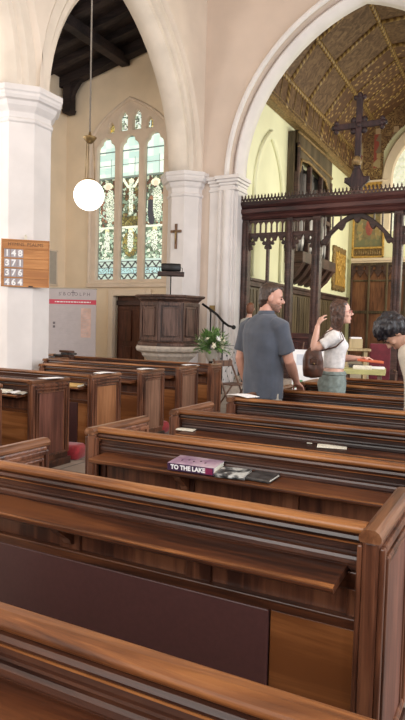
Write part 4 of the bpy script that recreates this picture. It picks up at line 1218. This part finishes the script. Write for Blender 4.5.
for i, (dx, dy, lb, mt, h) in enumerate(((.02, -.15, 'cream ledger lying open side up on the yellow green cloth', 'paper', .05), (-.14, .14, 'dark bound book on the yellow green cloth', 'darkcover', .05), (.17, .10, 'white paper pack at the end of the cloth covered table', 'white', .03))):
    book(lb, (tx + dx, ty_ + dy, 0.8685), R(8 + 5 * i), (.24, .2, .18)[i], .14, h, M[mt])
# prayer desk with box, and red draped chair beyond
t = thing('prayer_desk', 'slim pale wooden desk with square top beyond the small table', 'desk', (-2.50, 10.4, 0), R(20), None, True)
M['palewood'] = wood('pale_wood', (.22, .15, .07), (.36, .27, .14), (.46, .36, .2), 'z', .5, .1)
for sx in (-.16, .16): q = MB(); q.box(sx - .03, sx + .03, -.12, .12, 0, 1.05); link('leg', q, M['palewood'], t, .005)
q = MB(); q.box(-.24, .24, -.18, .18, 1.05, 1.09); q.box(-.2, .2, -.12, .12, .75, .79); link('desk_top', q, M['palewood'], t, .005)
q = MB(); q.box(-.11, .11, -.08, .08, 0, .16); o = link('offertory_box', q, M['palewood'], None, .006); o.location = (-2.50, 10.4, 1.0902); o.rotation_euler = (0, 0, R(20)); tag(o, 'pale wooden box standing on the slim desk', 'box')
q2 = MB(); q2.box(-.09, .09, -.06, .06, 0, .03); o2 = link('prayer_book', q2, M['white'], None, .004); o2.location = (-2.50, 10.4, 1.2505); o2.rotation_euler = (0, 0, R(26)); tag(o2, 'white book lying on the pale wooden box', 'book')
t = thing('upholstered_chair', 'chair covered in crimson cloth behind the cloth covered table', 'chair', (-2.17, 10.9, 0), R(15), None, True)
M['crimson'] = plain('crimson_cloth', (.13, .012, .022), .8, var=.2, sheen=.2)
q = MB(); q.box(-.25, .25, -.25, .2, .42, .52); link('seat', q, M['crimson'], t, .03)
q = MB(); q.box(-.18, .18, .2, .26, .52, 1.17); link('backrest', q, M['crimson'], t, .02)
for sx in (-.22, .22):
    for sy in (-.21, .21): q = MB(); q.box(sx - .022, sx + .022, sy - .022, sy + .022, 0, .42); link('leg', q, M['chairw'], t, .003)
for sx in (-.25, .25): q = MB(); q.box(sx - .02, sx + .02, -.22, .22, .68, .72); q.box(sx - .02, sx + .02, -.22, -.18, .5, .7); link('armrest', q, M['chairw'], t, .008)

# ------------------------------------------------------------------ people
def frame(fwd):
    f = Vector((fwd[0], fwd[1], 0)).normalized(); r_ = Vector((f.y, -f.x, 0))
    return Matrix(((r_.x, f.x, 0, 0), (r_.y, f.y, 0, 0), (0, 0, 1, 0), (0, 0, 0, 1)))
HEADS = [(0.0, .022, .022, .062), (.012, .036, .036, .052), (.03, .047, .055, .036), (.055, .058, .075, .018), (.08, .066, .087, .006), (.11, .071, .094, 0), (.14, .0745, .098, -.003),
         (.17, .0745, .097, -.006), (.195, .068, .088, -.010), (.215, .053, .068, -.012), (.228, .032, .042, -.013), (.234, .012, .016, -.014)]
def head_into(q, Mh):
    """Mh: head frame (origin at chin height on the neck axis, +y = face)"""
    tmp = MB()
    tmp.loft([((0, yc, z), (w, 0, 0), (0, d, 0)) for z, w, d, yc in HEADS], 28, True, 2.2)
    tmp.loft([((0, .092, .128), (.008, 0, 0), (0, .008, 0)), ((0, .105, .105), (.011, 0, 0), (0, .013, 0)), ((0, .114, .088), (.016, 0, 0), (0, .016, 0)), ((0, .106, .079), (.016, 0, 0), (0, .012, 0)), ((0, .09, .074), (.01, 0, 0), (0, .01, 0))], 12)
    tmp.ball((0, .088, .052), (.024, .014, .008), 12); tmp.ball((0, .086, .040), (.020, .014, .008), 12)
    tmp.ball((0, .080, .012), (.022, .016, .014), 12)
    for s in (-1, 1):
        tmp.ball((s * .078, -.008, .10), (.012, .021, .032), 12)
        tmp.ball((s * .030, .088, .132), (.022, .010, .007), 10)
        tmp.ball((s * .045, .062, .085), (.022, .026, .020), 10)
    tmp.xf(Mh); q.v_off = 0; q.add(tmp.v, tmp.f, True)
def face_parts(t, Mh, lip='lip'):
    for s in (-1, 1):
        q = MB(); q.ball((s * .031, .088, .113), (.012, .007, .006), 10); q.xf(Mh); link('eye', q, M['eye'], t)
        q = MB(); q.tube([(s * .014, .099, .131), (s * .032, .098, .137), (s * .050, .084, .132)], .004, 6); q.xf(Mh); link('eyebrow', q, M['hair_brown'], t)
    q = MB(); q.ball((0, .101, .0505), (.019, .004, .0045), 10); q.ball((0, .099, .0415), (.016, .004, .0045), 10); q.xf(Mh); link('lips', q, M[lip], t)
def hand_into(q, w, d, up, thumb, curl=.5, s=1.0):
    """w: wrist, d: direction of the hand, up: back of the hand, thumb: +1/-1 side along d x up"""
    w = Vector(w); d = Vector(d).normalized(); up = Vector(up); up = (up - d * up.dot(d)).normalized(); sd = d.cross(up).normalized() * thumb
    q.loft([(w - d * .02, sd * .024 * s, up * .019 * s), (w + d * .02 * s, sd * .030 * s, up * .017 * s), (w + d * .055 * s, sd * .040 * s, up * .015 * s), (w + d * .092 * s, sd * .040 * s, up * .012 * s), (w + d * .10 * s, sd * .036 * s, up * .009 * s)], 14)
    for k, L in enumerate((.070, .080, .075, .058)):
        base = w + (d * (.088 - .004 * abs(k - 1)) + sd * (.028 - .0185 * k)) * s
        pts = [base - d * .02]; p = base; a = curl * .25
        for seg in (.45, .32, .26):
            a += curl * .55
            dd = d * math.cos(a) - up * math.sin(a) + sd * (.10 - .07 * k)
            p = p + dd.normalized() * L * seg * s; pts.append(base if len(pts) == 1 and False else p)
        q.tube(pts, [.0095 * s, .0088 * s, .008 * s, .006 * s], 8)
    b0 = w + (d * .025 + sd * .022) * s
    q.tube([b0, b0 + (d * .028 + sd * .022 - up * .004) * s, b0 + (d * .055 + sd * .030 - up * .016 * (1 + curl)) * s, b0 + (d * .075 + sd * .030 - up * .028 * (1 + curl)) * s], [.014 * s, .0115 * s, .010 * s, .007 * s], 8)
def limb(q, a, b, c, ra, rb, rc):
    a, b, c = Vector(a), Vector(b), Vector(c)
    q.tube([a, a.lerp(b, .35), a.lerp(b, .85), b, b.lerp(c, .2), b.lerp(c, .45), b.lerp(c, .85), c], [ra, ra * .98, rb * 1.06, rb, rb * 1.08, rb * 1.0, rc * 1.05, rc], 14)

# ---- man in the slate polo
man_at = Vector((-1.945, 4.87, 0)); Mm = Matrix.Translation(man_at) @ frame((.34, .94))
Mi = Mm.inverted()
t = thing('person', 'man in slate grey polo shirt with short brown hair standing between the pews', 'person', man_at)
S = 1.0
zc_ = 1.53          # chin
Mh = Matrix.Translation(Mm @ Vector((.012, .028, zc_ + .012))) @ frame((.90, .42)) @ Matrix.Rotation(R(-8), 4, 'X')
def torso(q, sec, n=24):
    q.loft([((0, yc, z), (w, 0, 0), (0, d, 0)) for z, w, d, yc in sec], n, True, 2.4)
body = MB()
torso(body, [(.80, .15, .11, 0), (.92, .165, .125, 0), (1.02, .150, .11, 0), (1.12, .15, .108, -.005), (1.25, .17, .12, -.01), (1.36, .18, .115, -.015), (1.43, .15, .09, -.015), (1.47, .085, .065, -.005), (1.50, .058, .058, .0), (1.55, .053, .055, .008), (1.60, .048, .05, .015)])
hand_w = Mi @ Vector((-1.72, 5.20, .875))
sl_, sr_ = Vector((-.180, -.01, 1.41)), Vector((.180, -.01, 1.41))
el_l, wr_l = Vector((-.235, -.05, 1.13)), Vector((-.235, .05, .88))
el_r = Vector((.235, .05, 1.13)); wr_r = hand_w + Vector((.03, -.09, .05))
limb(body, sl_, el_l, wr_l, .052, .042, .029); limb(body, sr_, el_r, wr_r, .052, .043, .029)
hand_into(body, wr_l, (0, .2, -1), (-1, 0, 0), -1, .6)
hand_into(body, wr_r, hand_w + Vector((-.01, .03, -.012)) - wr_r, (.2, -.3, 1), -1, .45)
for s in (-1, 1):
    limb(body, (s * .09, 0, .88), (s * .10, .02, .48), (s * .10, -.01, .09), .082, .056, .04)
    body.loft([((s * .10, y, .045), (.042 * k, 0, 0), (0, 0, .040 * k)) for y, k in ((-.08, .7), (-.05, 1), (.03, 1.05), (.12, .95), (.17, .6))], 12)
body.xf(Mm)
head_into(body, Mh)
link('body', fuse(body, .0065, 4), M['skin'], t)
face_parts(t, Mh)
# hair: short, receding at the temples
q = MB()
q.loft([((0, yc, z), (w, 0, 0), (0, d, 0)) for z, w, d, yc in ((.015, .030, .020, -.060), (.04, .050, .036, -.060), (.08, .068, .052, -.052), (.11, .078, .062, -.042), (.14, .081, .074, -.034), (.17, .081, .088, -.022), (.195, .075, .090, -.014), (.215, .061, .076, -.012), (.232, .042, .054, -.012), (.241, .018, .024, -.014))], 28)
for s in (-1, 1): q.ball((s * .066, -.045, .115), (.012, .030, .045), 10)
q.ball((0, .060, .203), (.05, .030, .020), 12)
q.xf(Mh); link('hair', fuse(q, .006, 2, 'hair', .004, 60), M['hair_brown'], t)
q = MB()
q.loft([((0, yc, z), (w, 0, 0), (0, d, 0)) for z, w, d, yc in ((-.002, .02, .02, .062), (.010, .038, .038, .052), (.03, .049, .0565, .036), (.05, .057, .073, .0215), (.066, .063, .082, .0125))], 28, True, 2.2)
q.ball((0, .092, .064), (.026, .012, .006), 10)
q.xf(Mh); link('stubble_beard', q, M['stubble'], t)
# polo shirt
q = MB()
torso(q, [(.80, .182, .135, 0), (.88, .184, .138, 0), (1.0, .178, .135, -.005), (1.12, .176, .132, -.010), (1.25, .186, .140, -.016), (1.35, .192, .135, -.02), (1.425, .174, .112, -.018), (1.475, .128, .092, -.010), (1.515, .080, .076, .006)])
q.tube([sl_ + Vector((.05, 0, .0)), sl_ + Vector((-.005, 0, -.01)), sl_.lerp(el_l, .4), sl_.lerp(el_l, .78)], [.085, .080, .073, .072], 16)
q.tube([sr_ + Vector((-.05, 0, .0)), sr_ + Vector((.005, 0, -.01)), sr_.lerp(el_r, .4), sr_.lerp(el_r, .78)], [.085, .080, .073, .072], 16)
q.xf(Mm); link('polo_shirt', fuse(q, .009, 5, 'shirt', .014, 11), M['polo'], t)
q = MB(); q.loft([((0, yc, z), (w, 0, 0), (0, d, 0)) for z, w, d, yc in ((1.495, .084, .080, .002), (1.52, .075, .074, .010), (1.543, .069, .070, .018), (1.545, .064, .066, .019))], 24); q.xf(Mm); link('collar', q, M['polo'], t)
q = MB()
torso(q, [(.80, .178, .13, 0), (.90, .178, .13, 0), (.97, .165, .12, 0)])
for s in (-1, 1): limb(q, (s * .092, 0, .86), (s * .10, .02, .48), (s * .10, -.01, .07), .094, .075, .066)
q.xf(Mm); link('trousers', fuse(q, .012, 3, 'trousers', .006, 14), M['trouser'], t)

# ---- woman in the white tee
w_at = Vector((-1.575, 5.74, 0)); Mw = Matrix.Translation(w_at) @ frame((.95, .32)); Wi = Mw.inverted()
t = thing('person', 'woman in white tee and grey green jeans, hand raised to her long hair', 'person', w_at)
zc_ = 1.455
Mh = Matrix.Translation(Mw @ Vector((0, .05, zc_))) @ frame((.95, .30)) @ Matrix.Rotation(R(4), 4, 'X') @ Matrix.Scale(.95, 4)
body = MB()
torso(body, [(.78, .15, .11, -.01), (.90, .165, .12, -.015), (.98, .145, .10, -.005), (1.06, .122, .088, 0), (1.16, .130, .092, 0), (1.26, .145, .105, .005), (1.33, .140, .085, -.01), (1.375, .10, .065, -.012), (1.40, .060, .052, -.005), (1.44, .047, .050, .012), (1.52, .044, .047, .028)])
sl_, sr_ = Vector((-.150, -.01, 1.335)), Vector((.150, -.01, 1.335))
el_r, wr_r = Vector((.17, -.20, 1.20)), Vector((.10, -.17, 1.43))
el_l, wr_l = Vector((-.19, .07, 1.12)), Vector((-.08, .25, 1.13))
limb(body, sl_, el_l, wr_l, .042, .035, .024); limb(body, sr_, el_r, wr_r, .042, .036, .024)
hand_into(body, wr_r, (-.35, .35, 1), (.5, -1, .1), 1, .6, .92)
hand_into(body, wr_l, (.35, 1, .05), (-.3, 0, 1), 1, .5, .92)
for s in (-1, 1):
    limb(body, (s * .085, -.01, .86), (s * .09, .01, .46), (s * .09, -.02, .09), .080, .052, .036)
    body.loft([((s * .09, y, .04), (.036 * k, 0, 0), (0, 0, .036 * k)) for y, k in ((-.08, .7), (-.05, 1), (.03, 1.05), (.11, .95), (.155, .6))], 12)
body.xf(Mw); head_into(body, Mh)
link('body', fuse(body, .0065, 4), M['skin_fair'], t)
face_parts(t, Mh)
q = MB()
q.loft([((0, yc, z), (w, 0, 0), (0, d, 0)) for z, w, d, yc in ((-.115, .045, .022, -.062), (-.07, .066, .034, -.064), (-.02, .078, .042, -.058), (.04, .082, .052, -.050), (.09, .084, .062, -.040), (.14, .085, .080, -.026), (.18, .080, .095, -.012), (.21, .066, .084, -.010), (.232, .046, .06, -.012), (.246, .018, .026, -.014))], 28)
for s in (-1, 1): q.loft([((s * .074, .02, .17), (.014, 0, 0), (0, .03, 0)), ((s * .087, .008, .12), (.013, 0, 0), (0, .036, 0)), ((s * .084, .0, .04), (.014, 0, 0), (0, .034, 0)), ((s * .068, -.02, -.05), (.013, 0, 0), (0, .03, 0)), ((s * .06, -.03, -.10), (.008, 0, 0), (0, .016, 0))], 10)
q.xf(Mh); link('long_hair', fuse(q, .0065, 3, 'hair', .006, 40), M['hair_long'], t)
q = MB()
for s in (-1, 1):
    q.tube([(s * .032 + .021 * math.cos(a), .108, .112 + .017 * math.sin(a)) for a in [i * PI / 8 for i in range(17)]], .0022, 6)
    q.tube([(s * .053, .106, .115), (s * .076, .05, .116), (s * .080, -.01, .112)], .002, 6)
q.tube([(-.011, .11, .115), (.011, .11, .115)], .002, 6); q.xf(Mh); link('glasses', q, plain('pink_frames', (.5, .16, .16), .3), t)
q = MB()
torso(q, [(1.035, .135, .098, 0), (1.08, .136, .100, 0), (1.16, .144, .105, .002), (1.25, .158, .120, .010), (1.31, .160, .104, -.002), (1.36, .128, .080, -.012), (1.385, .092, .066, -.010), (1.395, .075, .060, -.006)])
for s in (-1, 1): q.ball((s * .06, .075, 1.245), (.062, .052, .060), 14)
for a, e in ((sl_, el_l), (sr_, el_r)):
    q.tube([a - Vector((math.copysign(.04, a.x), 0, 0)), a, a.lerp(e, .35), a.lerp(e, .62)], [.062, .060, .054, .056], 14)
q.xf(Mw); link('tee', fuse(q, .008, 4, 'tee', .008, 14), M['tee'], t)
q = MB()
torso(q, [(.78, .165, .125, -.01), (.88, .178, .135, -.018), (.95, .166, .120, -.01), (1.005, .148, .106, -.004)])
for s in (-1, 1): limb(q, (s * .085, -.01, .84), (s * .09, .01, .46), (s * .09, -.02, .06), .098, .075, .070)
q.xf(Mw); link('jeans', fuse(q, .010, 3, 'jeans', .008, 14), M['denim'], t)
q = MB()
q.loft([((0, -.006, z), (w, 0, 0), (0, d, 0)) for z, w, d in ((.972, .168, .124), (.978, .171, .127), (1.0, .160, .118), (1.006, .156, .114))], 28); q.xf(Mw); link('waistband', q, M['denim'], t)
# red book she holds
bw = Mw @ Vector((-.02, .33, 1.10))
book('orange red hymn book held open in the hand of the woman in the tee', (bw.x, bw.y, bw.z - .0), (0, R(4), math.atan2(.30, .95)), .24, .15, .022, plain('orange_red_cover', (.55, .12, .05), .5))
# shoulder bag
bl = Vector((.235, -.07, 0))
t2 = thing('shoulder_bag', 'brown leather shoulder bag hanging from the shoulder of the woman', 'bag', Mw @ Vector((.165, -.20, .945)))
q = MB()
q.loft([((.165, -.20, z), (.045 * k, 0, 0), (0, .095 * w, 0)) for z, k, w in ((.945, .5, .66), (.96, .95, .92), (1.03, 1.15, 1.04), (1.11, 1.05, 1.0), (1.19, .75, .80), (1.225, .35, .6))], 24, True, 3)
q.xf(Mw); link('pouch', fuse(q, .008, 4, 'bag', .012, 16), M['leather'], t2)
q = MB(); q.tube([(.165, -.24, 1.19), (.165, -.19, 1.26), (.165, -.09, 1.37), (.135, -.02, 1.405), (.12, .04, 1.385), (.165, .07, 1.31), (.185, .0, 1.24), (.175, -.13, 1.20)], .011, 8, .45); q.xf(Mw); link('strap', q, M['leather'], t2)
q = MB(); q.box(.205, .222, -.23, -.16, 1.07, 1.13); q.xf(Mw); link('flap', q, M['leather'], t2, .006)
q = MB(); q.ball((.222, -.195, 1.08), .010, 8); q.xf(Mw); link('clasp', q, M['brass'], t2)

# ---- person bowing at the picture's edge
p_at = Vector((-.69, 4.88, 0)); Mp = Matrix.Translation(p_at) @ frame((-.97, -.22))
t = thing('person', 'person with bushy black hair and cream shirt bowing low over a pew', 'person', p_at)
body = MB()
def tilt_sec(q, pts, n=24, pw_=2.3):
    q.loft([(c, Vector((w, 0, 0)), Vector((0, math.cos(a), math.sin(a))) * d) for c, w, d, a in pts], n, True, pw_)
spine = [((0, -.06, .82), .15, .12, 0), ((0, -.05, .95), .16, .12, .05), ((0, -.03, 1.06), .14, .10, -.1), ((0, .0, 1.16), .155, .11, -.2), ((0, .03, 1.25), .165, .11, -.35), ((0, .06, 1.30), .14, .085, -.5), ((0, .08, 1.325), .07, .06, -.6), ((0, .105, 1.35), .055, .055, -.7), ((0, .14, 1.38), .05, .05, -.8)]
tilt_sec(body, spine)
Mh = Matrix.Translation(Mp @ Vector((0, .085, 1.33))) @ frame((-.97, -.22)) @ Matrix.Rotation(R(-60), 4, 'X') @ Matrix.Translation((0, 0, -.0))
sA = {}
for s in (-1, 1):
    a = Vector((s * .165, .03, 1.25)); e = Vector((s * .20, .0, .99)); w = Vector((s * .18, .06, .76))
    limb(body, a, e, w, .045, .037, .026); hand_into(body, w, (0, .15, -1), (s, 0, 0), 1 if s > 0 else -1, .6, .95); sA[s] = (a, e, w)
    limb(body, (s * .09, -.03, .88), (s * .10, .0, .47), (s * .10, -.04, .09), .082, .055, .04)
    body.loft([((s * .10, y, .045), (.04 * k, 0, 0), (0, 0, .04 * k)) for y, k in ((-.1, .7), (-.07, 1), (.02, 1.05), (.10, .95), (.15, .6))], 12)
body.xf(Mp); head_into(body, Mh)
link('body', fuse(body, .007, 4), M['skin_tan'], t)
face_parts(t, Mh)
q = MB(); rr = random.Random(5)
q.loft([((0, yc, z), (w, 0, 0), (0, d, 0)) for z, w, d, yc in ((.0, .05, .035, -.085), (.04, .085, .06, -.075), (.09, .105, .085, -.055), (.14, .115, .115, -.030), (.18, .115, .125, -.012), (.22, .10, .115, -.008), (.255, .072, .085, -.008), (.275, .03, .04, -.010))], 24)
for i in range(60):
    a = rr.random() * 2 * PI; e = rr.uniform(-.2, 1.4)
    p = Vector((math.cos(a) * math.cos(e) * .105, math.sin(a) * math.cos(e) * .115 - .02, .15 + math.sin(e) * .11))
    if p.y > .07 and p.z < .17: continue
    q.ball(p, rr.uniform(.018, .034), 8)
q.xf(Mh); link('bushy_hair', fuse(q, .007, 1, 'hair', .012, 45), M['hair_black'], t)
q = MB()
tilt_sec(q, [((0, -.055, .80), .175, .14, 0), ((0, -.045, .95), .178, .14, .05), ((0, -.025, 1.06), .165, .128, -.1), ((0, .0, 1.16), .175, .13, -.2), ((0, .03, 1.25), .185, .125, -.35), ((0, .06, 1.305), .155, .10, -.5), ((0, .08, 1.33), .09, .075, -.6)])
for s in (-1, 1):
    a, e, w = sA[s]; q.tube([a * 1.0 - Vector((s * .04, 0, 0)), a, a.lerp(e, .5), e, e.lerp(w, .3)], [.07, .068, .062, .058, .056], 14)
q.xf(Mp); link('shirt', fuse(q, .01, 4, 'shirt', .012, 12), M['shirt'], t)
q = MB()
for s in (-1, 1): limb(q, (s * .09, -.03, .86), (s * .10, .0, .47), (s * .10, -.04, .07), .10, .078, .068)
tilt_sec(q, [((0, -.05, .78), .165, .13, 0), ((0, -.05, .92), .17, .13, 0)])
q.xf(Mp); link('trousers', fuse(q, .012, 3, 'trousers'), M['darkcover'], t)

# ---- small figure on the chancel step behind the man
c_at = Vector((-5.12, 11.9, .16)); Mc = Matrix.Translation(c_at) @ frame((.35, .93))
t = thing('person', 'small red haired person in pale grey top standing by the screen', 'person', c_at)
body = MB(); zc_ = 1.52
torso(body, [(.80, .14, .10, 0), (.92, .155, .115, 0), (1.05, .13, .095, 0), (1.25, .155, .11, 0), (1.38, .15, .09, 0), (1.43, .08, .06, 0), (1.47, .052, .052, .01), (1.56, .048, .05, .02)])
Mh = Matrix.Translation(Mc @ Vector((0, .04, zc_))) @ frame((-.2, .98))
for s in (-1, 1):
    limb(body, (s * .165, 0, 1.37), (s * .22, -.02, 1.10), (s * .22, .06, .86), .045, .036, .026); hand_into(body, (s * .22, .06, .86), (0, .15, -1), (s, 0, 0), 1 if s > 0 else -1, .5, .92)
    limb(body, (s * .085, 0, .86), (s * .09, .02, .47), (s * .09, -.01, .09), .08, .054, .038)
    body.loft([((s * .09, y, .04), (.038 * k, 0, 0), (0, 0, .038 * k)) for y, k in ((-.08, .7), (-.05, 1), (.03, 1.05), (.11, .95), (.155, .6))], 12)
body.xf(Mc); head_into(body, Mh); link('body', fuse(body, .009, 3), M['skin_fair'], t); face_parts(t, Mh)
q = MB(); q.loft([((0, yc, z), (w, 0, 0), (0, d, 0)) for z, w, d, yc in ((.0, .05, .035, -.06), (.05, .075, .055, -.05), (.11, .082, .066, -.04), (.16, .083, .088, -.024), (.20, .072, .09, -.013), (.23, .045, .058, -.012), (.243, .018, .024, -.014))], 24); q.xf(Mh); link('hair', q, M['hair_red'], t)
q = MB(); torso(q, [(.80, .17, .125, 0), (.95, .17, .125, 0), (1.1, .155, .115, 0), (1.25, .172, .125, 0), (1.36, .17, .105, 0), (1.42, .10, .075, 0), (1.45, .068, .062, .005)])
for s in (-1, 1): q.tube([Vector((s * .12, 0, 1.37)), Vector((s * .165, 0, 1.37)), Vector((s * .19, -.01, 1.24)), Vector((s * .22, -.02, 1.10)), Vector((s * .22, .03, .95))], [.065, .064, .058, .052, .048], 14)
q.xf(Mc); link('grey_top', fuse(q, .011, 4, 'top', .008, 12), M['greytop'], t)
q = MB()
torso(q, [(.78, .16, .12, 0), (.92, .163, .12, 0)])
for s in (-1, 1): limb(q, (s * .085, 0, .84), (s * .09, .02, .47), (s * .09, -.01, .06), .094, .07, .06)
q.xf(Mc); link('trousers', fuse(q, .012, 3, 'trousers'), M['darkcover'], t)

# ------------------------------------------------------------------ light: daylight through the windows
def win_light(name, loc, rot, sx, sz, power, col):
    l = bpy.data.lights.new(name, 'AREA'); l.shape = 'RECTANGLE'; l.size = sx; l.size_y = sz; l.energy = power; l.color = col
    o = bpy.data.objects.new(name, l); COL.objects.link(o); o.location = loc; o.rotation_euler = rot
    return o
COOL = (.90, .95, 1.0); NEUT = (1.0, .97, .93); WARM = (1.0, .93, .72)
for yc in S_WIN:
    win_light('window_daylight', (4.95, yc, 4.1), (0, R(90), 0), 4.4, 2.0, 210, COOL)
win_light('window_daylight', (CX, -6.25, 5.4), (R(90), 0, 0), 3.9, 5.4, 420, NEUT)
for yc in (4.6, -.6):
    win_light('window_daylight', (XW + .05, yc, 3.8), (0, R(-90), 0), 3.2, 1.9, 190, NEUT)
for yc in (15.2, 18.2, 21.0):
    win_light('window_daylight', (XR - .05, yc, 4.2), (0, R(90), 0), 3.2, 1.7, 105, WARM)
wd = bpy.data.worlds.new('world'); scene.world = wd; wd.use_nodes = True
bg = wd.node_tree.nodes['Background']; bg.inputs[0].default_value = (.85, .92, 1.0, 1); bg.inputs[1].default_value = .8

for o in scene.objects:
    if 'scene_frame' in o: del o['scene_frame']
scene.view_settings.view_transform = 'Standard'; scene.view_settings.look = 'None'
scene.view_settings.gamma = 1.0; scene.view_settings.exposure = 0.42
scene.view_settings.use_curve_mapping = False
try:
    scene.cycles.use_denoising = True; scene.cycles.max_bounces = 8; scene.cycles.diffuse_bounces = 5
except Exception: pass
